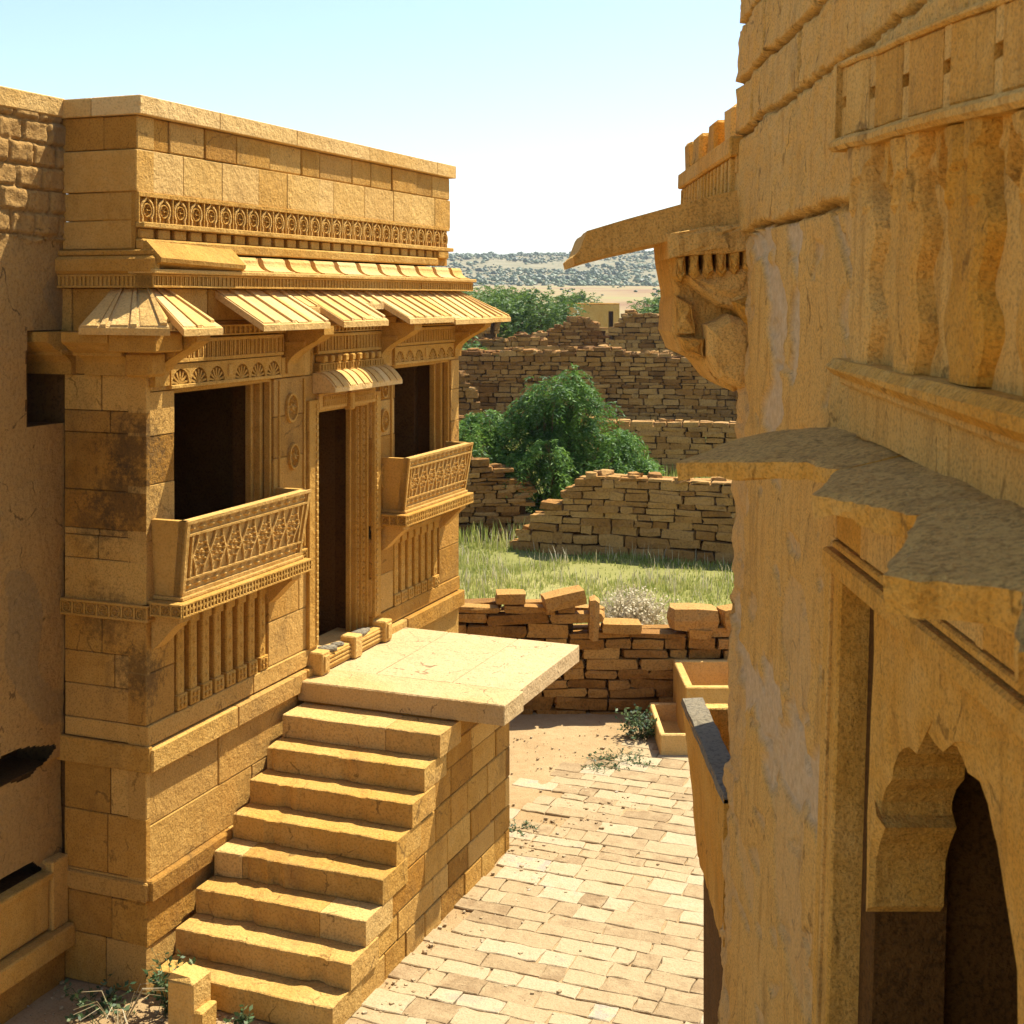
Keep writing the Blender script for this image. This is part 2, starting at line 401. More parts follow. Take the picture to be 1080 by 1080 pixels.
# plinth mouldings
def runs(p, q, step, R):
    c = [p]
    while c[-1] + step*1.4 < q: c.append(c[-1] + step*R.uniform(.7, 1.2))
    return list(zip(c, c[1:] + [q]))
PR = random.Random(12)
for (za, zb, dd) in ((.67, .82, .055), (1.60, 1.77, .06)):
    mb = MB(); mb.T = FR
    for p, q in runs(0, L+.03, 1.1, PR): mb.box(p+.002, q-.002, -.1, dd+PR.uniform(-.003, .003), za, zb, None, .010)
    if za < 1: mb.T = SD; mb.box(-.72, .02, -.02, .02, .68, .81, None, .01)
    mb.build('plinth_moulding', M['wall'], hp)
# carved string course (rosette band) wrapping the corner
def rosette(mb, f, a, z, r, d, petals=8, depth=.018, flat=False):
    """flower relief centred (a,z), on depth d"""
    n = 20
    def P(rr, th, dd): return f((a + rr*cos(th), dd, z + rr*sin(th)))
    # outer ring
    vs_ = []; fs = []
    for i in range(n):
        th = 2*pi*i/n
        vs_ += [P(r, th, d), P(r*.97, th, d+depth), P(r*.84, th, d+depth), P(r*.80, th, d)]
    for i in range(n):
        j = (i+1) % n
        for k in range(3): fs.append([i*4+k, i*4+k+1, j*4+k+1, j*4+k])
    T = mb.T; mb.T = None
    mb.add(vs_, fs, .6)
    for i in range(petals):
        th = 2*pi*i/petals; w_ = .55*pi/petals
        mb.add([P(r*.28, th-w_*.6, d), P(r*.72, th-w_, d), P(r*.78, th, d), P(r*.72, th+w_, d), P(r*.28, th+w_*.6, d),
                P(r*.32, th, d+depth*.8), P(r*.66, th, d+depth)], [(0,1,6,5),(1,2,6),(2,3,6),(3,4,5,6),(4,0,5)], .6)
    m = 8
    vs_ = [P(r*.22, 2*pi*i/m, d) for i in range(m)] + [P(r*.13, 2*pi*i/m, d+depth) for i in range(m)]
    mb.add(vs_, [[i, (i+1) % m, (i+1) % m+m, i+m] for i in range(m)] + [list(range(m, 2*m))], .6)
    mb.T = T
def band(mb, f, a0, a1, z0, z1, d, step, kind='rosette', back=-.02):
    mb.T = f; h = z1-z0; e = h*.16
    mb.box(a0, a1, back, d-.016, z0+e*.5, z1-e*.5, .3)
    mb.box(a0, a1, back, d, z1-e, z1, .6, .003); mb.box(a0, a1, back, d, z0, z0+e, .6, .003)
    n = max(1, round((a1-a0)/step)); s_ = (a1-a0)/n
    for i in range(n+1):
        a = a0+i*s_
        mb.box(max(a0, a-.008), min(a1, a+.008), back, d-.001, z0+e, z1-e, .6)
    for i in range(n):
        a = a0+(i+.5)*s_; zc = (z0+z1)/2; hh = (h-2*e)/2
        if kind == 'rosette': rosette(mb, f, a, zc, min(hh, s_*.42), d-.016, 6, .014)
        elif kind == 'dentil':
            if rnd.random() < .05: continue
            mb.box(a-s_*.12, a+s_*.12, back, d-.003, zc-hh, zc+hh, .6, .003)
        elif kind == 'diamond':
            def P(x, y, dd): return (a+x, dd, zc+y)
            q = s_*.4; k = hh*.9
            mb.add([P(-q, 0, d-.016), P(0, -k, d-.016), P(q, 0, d-.016), P(0, k, d-.016), P(0, 0, d)], [(0,1,4),(1,2,4),(2,3,4),(3,0,4)], .6)
        elif kind == 'cross':
            mb.box(a-s_*.32, a+s_*.32, back, d-.003, zc-hh*.22, zc+hh*.22, .6); mb.box(a-s_*.12, a+s_*.12, back, d-.001, zc-hh, zc+hh, .6)
    mb.T = None
mb = MB()
band(mb, SD, -.735, 0.03, 2.68, 2.80, .035, .105)
band(mb, FR, -.03, .10, 2.68, 2.80, .035, .105)
mb.build('carved_band', M['carved'], hp)
for a_, b_, c_ in ((1.74, 2.22, 2.71), (3.50, 3.68, 2.76)):
    mb = MB(); band(mb, FR, a_, b_, c_, c_+.11, .035, .105); mb.build('carved_band', M['carved'], hp)
# pilastered panels under the balconies
def pil_panel(u0, u1, z0, z1, n):
    mb = MB(); mb.T = FR
    mb.box(u0, u1, -.16, -.055, z0, z1, .2)
    s_ = (u1-u0)/n
    for i in range(n):
        a = u0+(i+.5)*s_; w_ = s_*.29
        mb.box(a-w_, a+w_, -.06, -.004, z0+.09, z1-.10, .6, .008)
        mb.box(a-w_-.012, a+w_+.012, -.06, .010, z1-.13, z1-.05, .6, .006)
        mb.box(a-w_-.016, a+w_+.016, -.06, .014, z0, z0+.115, .6, .006)
        for k in range(5):
            z = z0+.18+k*(z1-z0-.36)/4
            mb.add([(a-.014, -.004, z), (a, -.004, z-.03), (a+.014, -.004, z), (a, -.004, z+.03), (a, .010, z)], [(0,1,4),(1,2,4),(2,3,4),(3,0,4)], .7)
        for k in (-1, 1):
            for m in (0, 1): mb.box(a+k*.024-.012, a+k*.024+.012, .012, .026, z0+.022+m*.045, z0+.052+m*.045, .6, .003)
    mb.box(u0, u1, -.06, .02, z1-.05, z1, .6, .006)
    mb.T = None
    return mb.build('pilaster_panel', M['carved'], hp)
pil_panel(.345, 1.635, 1.932, 2.678, 8); pil_panel(3.955, 5.045, 1.932, 2.678, 7)
# corbels under balconies
def corbel(u0, u1, z1, v1, drop, name='balcony_corbel'):
    mb = MB(); prof = [(-.02, z1), (v1, z1), (v1, z1-.04)]
    for i in range(9):
        t = i/8; prof.append((v1*(1-t)**.8*.97+.01, z1-.05-(drop-.05)*(t**1.3)))
    prof.append((-.02, z1-drop))
    mb.prism(prof, lambda a, b, s_: (a, (u0, u1)[s_], b), .5)
    return mb.build(name, M['carved'], hp)
for a, z in ((.13, 2.725), (1.68, 2.725), (3.76, 2.795), (5.13, 2.795)): corbel(a-.07, a+.07, z, .24, .26)

# balconies
def balcony(u0, u1, zr, zf, led_z0, vt, vb, nflow):
    root = MB(); ut0, ut1, ub0, ub1 = u0, u1, u0+.04, u1-.04
    def PL(a, b, d=0):       # a 0..1 along, b 0..1 up the front panel
        ul = ub0+(ut0-ub0)*b; ur = ub1+(ut1-ub1)*b
        return (vb+(vt-vb)*b+d, ul+(ur-ul)*a, zf+(zr-zf)*b)
    def bar(mb, a0, a1, b0, b1, d0, d1, tone=.6, ch=.0):
        mb.add([PL(a0, b0, d0), PL(a1, b0, d0), PL(a1, b1, d0), PL(a0, b1, d0), PL(a0+ch, b0+ch, d1), PL(a1-ch, b0+ch, d1), PL(a1-ch, b1-ch, d1), PL(a0+ch, b1-ch, d1)],
               [(0,3,2,1),(4,5,6,7),(0,1,5,4),(1,2,6,5),(2,3,7,6),(3,0,4,7)], tone)
    m = root
    bar(m, 0, 1, 0, 1, -.075, -.022, .35)
    bar(m, 0, 1, .955, 1, -.022, .006, .9); bar(m, 0, 1, 0, .05, -.022, .004)
    bar(m, 0, .02, .05, .955, -.022, .004); bar(m, .98, 1, .05, .955, -.022, .004)
    bar(m, .02, .98, .79, .82, -.022, .004); bar(m, .02, .98, .20, .225, -.022, .003)
    bar(m, .045, .055, .225, .79, -.022, .002); bar(m, .945, .955, .225, .79, -.022, .002)
    nd = nflow*2
    for (b0, b1) in ((.825, .95), (.055, .195)):
        for i in range(nd):
            a0 = .02+.96*i/nd; a1 = .02+.96*(i+1)/nd; ac = (a0+a1)/2; bc = (b0+b1)/2
            m.add([PL(a0+.004, bc, -.022), PL(ac, b0+.012, -.022), PL(a1-.004, bc, -.022), PL(ac, b1-.012, -.022), PL(ac, bc, .006)], [(0,1,4),(1,2,4),(2,3,4),(3,0,4)], .6)
    # interlaced knot field
    A0, A1, B0, B1 = .06, .94, .235, .785
    n = nflow
    aspect = (zr-zf)/(u1-u0)
    for i in range(n):
        ac = A0+(A1-A0)*(i+.5)/n; bc = (B0+B1)/2; ra = (A1-A0)/n*.5
        for q in range(12):       # star ring of petals
            th = 2*pi*q/12; rr = .62 if q % 2 else .80
            ca = ac+ra*rr*cos(th); cb = bc+ra*rr*sin(th)/aspect*1.15
            da = ra*.16; db = da/aspect
            m.add([PL(ca-da, cb, -.022), PL(ca, cb-db, -.022), PL(ca+da, cb, -.022), PL(ca, cb+db, -.022), PL(ca, cb, .012)], [(0,1,4),(1,2,4),(2,3,4),(3,0,4)], .7)
        for q in range(6):
            th = 2*pi*q/6+.3; ca = ac+ra*.28*cos(th); cb = bc+ra*.28*sin(th)/aspect
            da = ra*.17; db = da/aspect
            m.add([PL(ca-da, cb, -.022), PL(ca, cb-db, -.022), PL(ca+da, cb, -.022), PL(ca, cb+db, -.022), PL(ca, cb, .010)], [(0,1,4),(1,2,4),(2,3,4),(3,0,4)], .7)
        for sg in (-1, 1):        # curved strapwork
            for s2 in (-1, 1):
                pts = []
                for k in range(7):
                    t = k/6; pts.append(PL(ac+sg*ra*(.98-.55*sin(pi*t*.5)), bc+s2*(B1-B0)*.5*t, -.008))
                m.tube([Vector(p) for p in pts], .010, 4, .7)
    # sides (cheeks)
    for (ut, ub, ug, th_) in ((ut0, ub0, ut0+.05, .05), (ut1, ub1, ut1-.05, -.05)):
        vs_ = [(0.0, ub, zf), (vb-.012, ub, zf), (vt-.012, ut, zr), (0.0, ut, zr)]
        m.add(vs_ + [(p[0], p[1]+th_, p[2]) for p in vs_], [(0,1,2,3),(7,6,5,4),(0,4,5,1),(1,5,6,2),(2,6,7,3),(3,7,4,0)], .4)
    ob = root.build('balcony', M['smooth'], hp)
    f = MB(); f.box(-.1, vb+.02, ub0-.02, ub1+.02, zf-.028, zf-.002, .5, .004); f.build('balcony_floor', M['carved'], ob)
    # carved ledge under it
    lg = MB()
    FW = lambda p: (p[1], p[0], p[2])
    band(lg, FW, ub0-.09, ub1+.05, led_z0, zf-.03, .31, .085, 'cross', back=.0)
    SL = lambda p: (p[0], ub0-.09-p[1]+.0, p[2])
    band(lg, SL, .04, .305, led_z0, zf-.03, .02, .10, 'rosette', back=-.01)
    lg.build('balcony_ledge', M['carved'], ob)
    return ob
balcony(.06, 1.80, 3.405, 2.855, 2.725, .31, .235, 7)
b2 = balcony(3.68, 5.25, 3.445, 2.935, 2.795, .31, .235, 7)

# windows and door
def fan(mb, f, a, z, r, d):
    """half-round sunburst, recess behind, rim proud"""
    n = 10
    mb.T = f
    for i in range(7):
        th = pi*(i+.5)/7; c_, s_ = cos(th), sin(th); w_ = .006
        p = [(a+r*.25*c_-w_*s_, d, z+r*.25*s_+w_*c_), (a+r*.25*c_+w_*s_, d, z+r*.25*s_-w_*c_), (a+r*.97*c_+w_*1.5*s_, d, z+r*.97*s_-w_*1.5*c_), (a+r*.97*c_-w_*1.5*s_, d, z+r*.97*s_+w_*1.5*c_)]
        q = [(x, y-.03, k) for x, y, k in p]
        mb.add(p+q, [(0,1,2,3),(0,4,5,1),(1,5,6,2),(2,6,7,3),(3,7,4,0)], .6)
    pts = [(a+r*.25*cos(pi*i/6), z+r*.25*sin(pi*i/6)) for i in range(7)]
    mb.prism(pts, lambda x, y, s_: (x, (d+.004, d-.03)[s_], y), .6)
    mb.T = None
def fan_frieze(mb, u0, u1, z0, z1, d, n, gap_mid=True):
    """plate with n half-round recesses"""
    mb.T = FR
    mb.box(u0, u1, -.01, d-.035, z0, z1, .2)
    e = .028; mb.box(u0, u1, -.01, d+.006, z0, z0+e, .7, .004)
    s_ = (u1-u0)/(n+(.5 if gap_mid else 0)); r = min(s_*.44, (z1-z0-e)*.86); a = u0; zb = z0+e
    def plate(p, q, hole):
        if hole is None:
            mb.box(p, q, d-.04, d, zb, z1, .6); return
        poly = [(p, zb), (hole-r, zb)] + [(hole-r*cos(pi*k/12), zb+r*sin(pi*k/12)*1.12) for k in range(1, 12)] + [(hole+r, zb), (q, zb), (q, z1), (hole, z1), (p, z1)]
        i_ap = 1+6
        left = poly[:i_ap+2-1] + [(hole, z1), (p, z1)]
        left = [(p, zb), (hole-r, zb)] + [(hole-r*cos(pi*k/12), zb+r*sin(pi*k/12)*1.12) for k in range(1, 7)] + [(hole, z1), (p, z1)]
        right = [(2*hole-x, y) for x, y in left]; right[0] = (q, zb); right[-1] = (q, z1)
        for pl in (left, right): mb.prism(pl, lambda x, y, t: (x, (d, d-.04)[t], y), .6)
    for i in range(n):
        if gap_mid and i == n//2:
            plate(a, a+s_*.5, None); mb.box(a+s_*.12, a+s_*.38, d-.01, d+.012, zb+.03, z1-.03, .7, .006); a += s_*.5
        plate(a, a+s_, a+s_*.5); fan(mb, FR, a+s_*.5, zb, r, d-.006); mb.T = FR; a += s_
    mb.T = None
def window(W_, fu0, fu1, zt):
    u0, u1, z0, z1 = W_
    m = MB()    # stepped jamb frame inside the opening
    for k, (dd, t) in enumerate(((-.02, .03), (-.09, .07), (-.15, .11))):
        m.box(dd-.06, dd, u1-t, u1, z0, z1, .6, .005); m.box(dd-.06, dd, u0, u0+t*.5, z0, z1, .6, .005)
        m.box(dd-.06, dd, u0+t*.5, u1-t, z1-.02-.012*k, z1, .6)
    ob = m.build('window', M['carved'], hp)
    m = MB(); fan_frieze(m, fu0, fu1, z1+.01, z1+.19, .035, 6); m.build('fan_frieze', M['carved'], ob)
    m = MB()
    band(m, FR, fu0+.02, fu1+.02, z1+.20, z1+.375, .05, .062, 'dentil', back=0)
    band(m, FR, fu0+.10, fu1+.02, z1+.39, z1+.47, .07, .07, 'diamond', back=0)
    m.build('slatted_frieze', M['carved'], ob)
    return ob
window(W1, .25, 1.78, 4.32); window(W2, 3.92, 5.37, 4.32)
# door
u0, u1, z0, z1 = DR
m = MB()
for s_, ub in ((1, u1), (-1, u0)):
    for k, (dd, t) in enumerate(((-.03, .03), (-.075, .06), (-.12, .09), (-.17, .12))):
        a, b = (ub-t, ub) if s_ == 1 else (ub, ub+t*.25)
        m.box(dd-.05, dd, a, b, z0, z1, .6, .005)
m.box(-.2, -.03, u0, u1, z1-.025, z1, .5)
# outer frame with bead rows
for (a, b) in ((u0-.17, u0-.005), (u1+.005, u1+.13)):
    m.box(-.01, .035, a, b, 1.93, 4.10, .6, .006)
    for k in range(34):
        z = 1.98+k*.062
        m.box(.03, .047, (a+b)/2-.018+ (.045 if a < 3 else -.03), (a+b)/2+.018+(.045 if a < 3 else -.03), z, z+.04, .7, .004)
for k in range(34):
    z = 1.98+k*.062
    m.box(-.085, -.062, u1-.05, u1-.012, z, z+.045, .7)
    m.box(-.13, -.108, u1-.082, u1-.05, z, z+.05, .7)
door = m.build('doorway', M['carved'], hp)
m = MB()
m.box(-.01, .04, u0-.005, u1+.005, z1+.002, z1+.15, .5, .005)
band(m, FR, u0+.06, u0+.50, z1+.03, z1+.08, .055, .036, 'dentil', back=0); band(m, FR, u0+.58, u1-.04, z1+.03, z1+.08, .055, .036, 'dentil', back=0)
band(m, FR, u0+.06, u0+.50, z1+.083, z1+.125, .055, .04, 'dentil', back=0); band(m, FR, u0+.58, u1-.04, z1+.083, z1+.125, .055, .04, 'dentil', back=0)
m.box(0, .09, u0+.505, u0+.575, z1-.03, z1+.14, .7, .015)
m.build('door_lintel', M['carved'], door)
def curved_canopy(u0, u1, z0, z1, v1, nr):
    m = MB(); N = 10
    prof = [(.02+(v1-.02)*(1-cos(pi*.5*i/N))**1.0 if 0 else .02+(v1-.02)*(i/N)**.8, z1-(z1-z0)*(i/N)**1.25 + .018*sin(pi*i/N)) for i in range(N+1)]
    th = .03
    poly = prof + [(v1, z0-.035), (0.0, z0-.05), (0, z1)]
    m.prism(poly, lambda a, b, s_: (a, (u0, u1)[s_], b), .5)
    s_ = (u1-u0)/nr
    for i in range(nr):
        a0, a1 = u0+i*s_+.02, u0+(i+1)*s_-.0
        up = [(x, y+.016) for x, y in prof]; pl = up+prof[::-1]
        m.prism(pl, lambda a, b, q: (a, (a0, a1-.012)[q], b), .4+.3*rnd.random())
    return m
curved_canopy(u0-.06, u1+.20, 4.205, 4.335, .23, 10).build('door_canopy', M['coping'], door)
m = MB()
band(m, FR, u0-.04, u1+.12, 4.345, 4.42, .07, .052, 'dentil', back=0)
for i in range(9):
    a = u0-.02+i*.13
    m.box(0, .10, a, a+.07, 4.425, 4.49, .6, .012)
band(m, FR, u0-.04, u1+.12, 4.50, 4.68, .05, .062, 'dentil', back=0)
band(m, FR, u0-.04, u1+.12, 4.69, 4.76, .07, .07, 'diamond', back=0)
m.build('slatted_frieze', M['carved'], door)
# threshold with little carved posts
m = MB()
m.box(-.38, .02, u0, u1, 1.74, 1.80, .8, .006)
m.box(-.02, .10, u0-.02, u0+.46, 1.70, 1.845, .6, .008); m.box(-.02, .10, u0+.60, u1+.02, 1.70, 1.845, .6, .008)
for z in (1.735, 1.77, 1.805): m.box(.09, .112, u0, u0+.45, z, z+.018, .6, .003); m.box(.09, .112, u0+.61, u1, z, z+.018, .6, .003)
for a in (u0-.15, u0+.46, u1-.0): m.box(-.01, .15, a, a+.14, 1.70, 1.90, .7, .010)
for a in (u0-.15, u1): m.box(.145, .165, a+.03, a+.11, 1.73, 1.87, .7, .006)
m.build('threshold', M['smooth'], door)
for (a, zz_, s_) in ((u0+.12, 1.868, 1.0), (u0+.30, 1.862, .7), (u0+.72, 1.868, 1.1), (u0+.86, 1.86, .6)):
    r = MB(); r.rock((0, 0, 0), (.09*s_, .17*s_, .05*s_), None, .5, .1, .8)
    o = r.build('loose_stone', M['grey'], smooth=True); o.location = to_world((.05, a, zz_)); o.rotation_euler = (0, 0, RZ+a)
    tag(o, {1.0: 'flat grey stone lying nearest the stairs on the carved door threshold', .7: 'small grey stone second from the stairs on the door threshold', 1.1: 'largest grey stone on the far half of the door threshold', .6: 'smallest grey stone at the far end of the door threshold'}[s_], 'stone', 'grey stones lying on the door threshold')
# pilaster rosettes
for a, z, r in ((1.985, 4.06, .095), (2.02, 3.64, .085), (3.73, 4.11, .07), (3.735, 3.80, .085), (3.72, 3.26, .095)):
    m = MB(); mb_ = m
    nn = 24
    m.T = FR; m.prism([(a+r*1.0*cos(2*pi*k/nn), z+r*1.35*sin(2*pi*k/nn)) for k in range(nn)], lambda x, y, s_: (x, (-.0, .008)[s_], y), .2); m.T = None
    fx = lambda p, a=a, z=z: (p[1], p[0], z+(p[2]-z)*1.35)
    rosette(m, fx, a, z, r, .007, 10, .022); m.build('rosette', M['carved'], hp)
# pilaster edge strips
for a, b in ((1.785, 1.80), (2.19, 2.215), (3.635, 3.65), (3.885, 3.905)):
    m = MB(); m.T = FR; m.box(a, b, -.01, .018, 2.84, 4.30, .6, .004); m.T = None; m.build('pilaster_trim', M['carved'], hp)
m = MB(); m.T = FR; m.box(1.80, 2.19, -.01, .03, 4.33, 4.50, .6, .006); m.T = None
m.build('pilaster_capital', M['carved'], hp)

# eave brackets (front) and side
def bracket(f, a0, a1, zt=4.76, zb=4.36, out=.40):
    m = MB(); prof = [(-.0, zt), (out, zt), (out, zt-.07), (out-.05, zt-.10)]
    for i in range(8):
        t = i/7; prof.append((.05+(out-.12)*(1-t)**1.6, zt-.12-(zt-.12-zb-.08)*t))
    prof += [(.05, zb), (0, zb)]
    m.T = f; m.prism(prof, lambda x, y, s_: ((a0, a1)[s_], x, y), .45)
    m.box(a0-.012, a1+.012, 0, out*.55, zt-.17, zt-.13, .6, .004); m.T = None
    return m.build('eave_bracket', M['carved'], hp)
for a in (.06, 1.88, 3.62, 5.38): bracket(FR, a-.02, a+.15)
for a0, a1 in ((-.50, -.10), (-1.10, -.62)): bracket(SD, a0, a1, 4.755, 4.44, .30)
m = MB()    # corner block under the eave
m.box(-.10, .30, -.30, .02, 4.62, 4.755, .4, .01); m.box(-.06, .16, -.17, .02, 4.44, 4.618, .4, .02)
m.build('corner_corbel', M['carved'], hp)

# sloping ribbed eave slabs
def eave(mp, a0, a1, ai0, ai1, nr, out=.46, zi=5.065, zo=4.80, th=.055, v0=-.02, name='eave_slab'):
    """a0..a1 outer edge, ai0..ai1 inner edge; mp(along,out,z)->local"""
    m = MB(); m.T = mp
    zo += rnd.uniform(-.012, .010); out += rnd.uniform(-.015, .012); zi += rnd.uniform(-.004, .004)
    def P(t, q, dz): # t along 0..1, q 0 inner..1 outer
        a = (ai0+(ai1-ai0)*t)*(1-q)+(a0+(a1-a0)*t)*q
        return (a, v0+(out-v0)*q, zi+(zo-zi)*q+dz)
    def slab(t0, t1, q0, q1, d0, d1, tone):
        m.add([P(t0, q0, d0), P(t1, q0, d0), P(t1, q1, d0), P(t0, q1, d0), P(t0, q0, d1), P(t1, q0, d1), P(t1, q1, d1), P(t0, q1, d1)],
              [(0,3,2,1),(4,5,6,7),(0,1,5,4),(1,2,6,5),(2,3,7,6),(3,0,4,7)], tone)
    slab(0, 1, 0, 1, -th, 0, .5)
    W__ = 1.0/nr
    for i in range(nr):
        t0 = i*W__; slab(t0+W__*.06, t0+W__*rnd.uniform(.62, .68), .0, rnd.uniform(.985, 1.012), -.001, rnd.uniform(.003, .010), rnd.uniform(.3, .9))
        slab(t0+W__*.72, t0+W__*rnd.uniform(.88, .95), .0, rnd.choice((1.012, 1.02, 1.0, .97, .90)), -.001, rnd.uniform(.016, .026), rnd.uniform(.4, 1))
    slab(0, 1, 1.0, 1.03, -th+.004, -.003, .6)
    m.T = None
    return m.build(name, M['coping'], hp)
eave(SD, -.29, .46, -.31, .02, 3, out=.35)            # hipped slab on the side
eave(FR, -.20, .27, .04, .25, 2, out=.46)
eave(FR, .83, 1.86, .86, 1.86, 4)
eave(FR, 1.875, 2.06, 1.875, 2.06, 1, out=.24, zo=4.92)
eave(FR, 2.08, 2.92, 2.09, 2.92, 4)
eave(FR, 2.935, 3.36, 2.935, 3.36, 2, out=.20, zo=4.95)
eave(FR, 3.38, 4.40, 3.38, 4.40, 5, zo=4.802)
eave(FR, 4.41, 5.40, 4.41, 5.40, 5, zo=4.798)
eave(FR, 5.42, 5.95, 5.42, 5.58, 3)
EN = lambda p: (p[0], L+p[1], p[2])
eave(EN, -1.6, .42, -1.4, -.02, 7, out=.44)
# broken hip ridge stone
m = MB(); m.add([(.02, .01, 5.06), (.30, -.16, 4.86), (.36, -.30, 4.80), (.20, -.34, 4.80), (.02, -.02, 5.02), (.29, -.18, 4.77), (.34, -.30, 4.75), (.2, -.33, 4.75)],
                [(0,1,2,3),(7,6,5,4),(0,4,5,1),(1,5,6,2),(2,6,7,3),(3,7,4,0)], .4)
m.build('hip_stone', M['coping'], hp)
# cornice
m = MB()
band(m, FR, -.06, 5.72, 5.072, 5.17, .11, .055, 'dentil', back=-.05)
band(m, SD, -.80, .10, 5.072, 5.17, .06, .075, 'dentil', back=-.02)
m.T = FR; m.box(-.08, 5.76, -.1, .135, 5.172, 5.205, .8, .006)
m.T = SD; m.box(-.80, .12, -.02, .085, 5.172, 5.30, .4, .02); m.box(-.80, .10, -.02, .05, 5.302, 5.345, .4, .01); m.T = None
m.build('cornice', M['carved'], hp)
m = MB()
a = 1.10
while a < 5.6:
    n_ = .34 if a < 5.3 else .25
    prof = [(-.10, 5.325), (.0, 5.325), (.02, 5.30)]+[(.02+.10*(1-cos(pi*.5*k/6)), 5.30-.085*sin(pi*.5*k/6)) for k in range(1, 7)]+[(.12, 5.206), (-.10, 5.206)]
    m.prism(prof, lambda x, y, s_: (x, (a, a+n_)[s_], y), rnd.uniform(.4, .9)); a += n_+.085
m.T = FR; m.box(1.08, 5.62, -.12, -.03, 5.206, 5.32, .2); m.T = None
m.build('scalloped_cornice', M['coping'], hp)
m = MB()
prof = [(.0, 5.40), (.03, 5.41), (.16, 5.285), (.155, 5.255), (.07, 5.215), (.0, 5.21)]
m.prism(prof, lambda x, y, s_: (x, (-.04, 1.05)[s_], y-.03*s_), .3)
m.build('cove_slab', M['carved'], hp)
# parapet
VP = -.075
m = MB()
FP = lambda p: (p[1]+VP, p[0], p[2])
RR = random.Random(5)
masonry(m, FP, 0.0, 5.50, [(5.765, 6.07)], d0=-.3, d1=.0, length=.48, R=RR, tones=(.35, 1.0), jd=.003, gap=.002, bev=.003)
masonry(m, SD, -.74, VP-.002, [(5.765, 6.07)], d0=-.2, d1=.012, length=.65, R=RR, jd=.004)
masonry(m, SD, -.74, VP-.05, [(5.07+.28, 5.56), (5.56, 5.764)], d0=-.2, d1=.0, length=.60, R=RR, tones=(.1, .5))
m.build('parapet', M['smooth'], hp)
m = MB()
masonry(m, FP, 0.0, 5.50, [(6.072, 6.315)], d0=-.3, d1=-.004, length=.46, R=RR, tones=(.1, .7), bev=.01, jd=.008)
masonry(m, SD, -.74, VP-.002, [(6.072, 6.315)], d0=-.2, d1=.0, length=.36, R=RR, tones=(.1, .6))
m.build('rough_course', M['wall'], hp)
m = MB(); m.T = FR
for p, q in runs(-.03, 5.57, 1.35, RR): m.box(p+.001, q-.001, -.46, -.03, 6.317, 6.455+RR.uniform(-.002, .002), RR.uniform(.4, .9), .006)
m.T = None
m.box(-.75, -.462, -.03, .35, 6.317, 6.453, .3, .006); m.box(-.75, -.1, 5.2, 5.57, 6.317, 6.453, .5, .006)
m.build('coping', M['coping'], hp)
m = MB(); m.box(-.75, -.38, .25, 5.5, 5.31, 6.31); m.box(-.73, VP-.01, .20, .26, 5.31, 6.31); m.box(-3.3, -.76, .02, 5.5, 5.31, 5.42); m.build('roof', M['wall'], hp)
# medallion frieze + ledges
m = MB(); m.T = FP
m.box(0.0, 5.46, -.3, -.02, 5.35, 5.765, .25)
m.box(.0, 5.48, -.02, .055, 5.505, 5.545, .7, .006)
m.box(.0, 5.10, -.02, .045, 5.345, 5.425, .6, .010)
m.box(.0, 5.47, -.02, .012, 5.73, 5.765, .6, .004)
n_ = 27; s_ = 5.44/n_
for i in range(n_):
    a = .01+(i+.5)*s_; zc = 5.635; r = s_*.36
    m.box(a-s_*.5-.006, a-s_*.5+.006, -.02, .010, 5.545, 5.73, .6)
    # pointed arch rim
    pts = []
    for k in range(13):
        th = -.25*pi + 1.5*pi*k/12
        x = cos(th)*r; z = sin(th)*r*1.05
        if k == 6: z += r*.42
        pts.append((a+x, .0, zc+z))
    pts = [(a+r*.8, 0, 5.55)] + pts + [(a-r*.8, 0, 5.55)]
    m.tube([Vector(p) for p in pts], .0105, 4, .8)
    m.T = None
    if (i*7) % 5 != 0 or i < 12: rosette(m, FP, a, zc, r*.72, -.02, 6, .026)
    else: rosette(m, FP, a, zc, r*.72, -.02, 4, .03)
    m.T = FP
    m.box(a-s_*.5+.012, a+s_*.5-.045, -.02, .018, 5.43, 5.50, .6, .006)
m.box(5.10, 5.36, -.02, .05, 5.425, 5.505, .6, .01)
m.T = None
m.build('medallion_frieze', M['carved'], hp)

# ================================================================== LEFT WALL (plastered)
lw = empty('plastered_wall', tuple(to_world((-.74, -.7, 0))), RZ)
tag(lw, 'tall plastered stone wall with dark slots at the left edge beside the carved house', 'wall')
# local: x = outward, y = along (0 at u=-.7), so u = y-.7
def height_sheet(name, mat, parent, a0, a1, z0, z1, res, fn, mapf, keep=None):
    na = int((a1-a0)/res)+1; nz = int((z1-z0)/res)+1
    m = MB(); mo = []; ok = []
    for j in range(nz):
        for i in range(na):
            a = a0+(a1-a0)*i/(na-1); z = z0+(z1-z0)*j/(nz-1)
            d, mm = fn(a, z); m.v.append(mapf(a, d, z)); mo.append(mm)
            ok.append(True if keep is None else keep(a, z))
    for j in range(nz-1):
        for i in range(na-1):
            q = [j*na+i, j*na+i+1, (j+1)*na+i+1, (j+1)*na+i]
            if all(ok[k] for k in q): m.f.append(q); m.t.append(.5)
    return m.build(name, mat, parent, smooth=True, recalc=False, mortar=mo)
def fb(a, z, s, oct_=4):
    v = 0; am = 1; 
    for i in range(oct_): v += am*mn.noise((a*s, z*s, i*7.3)); s *= 2.1; am *= .52
    return v
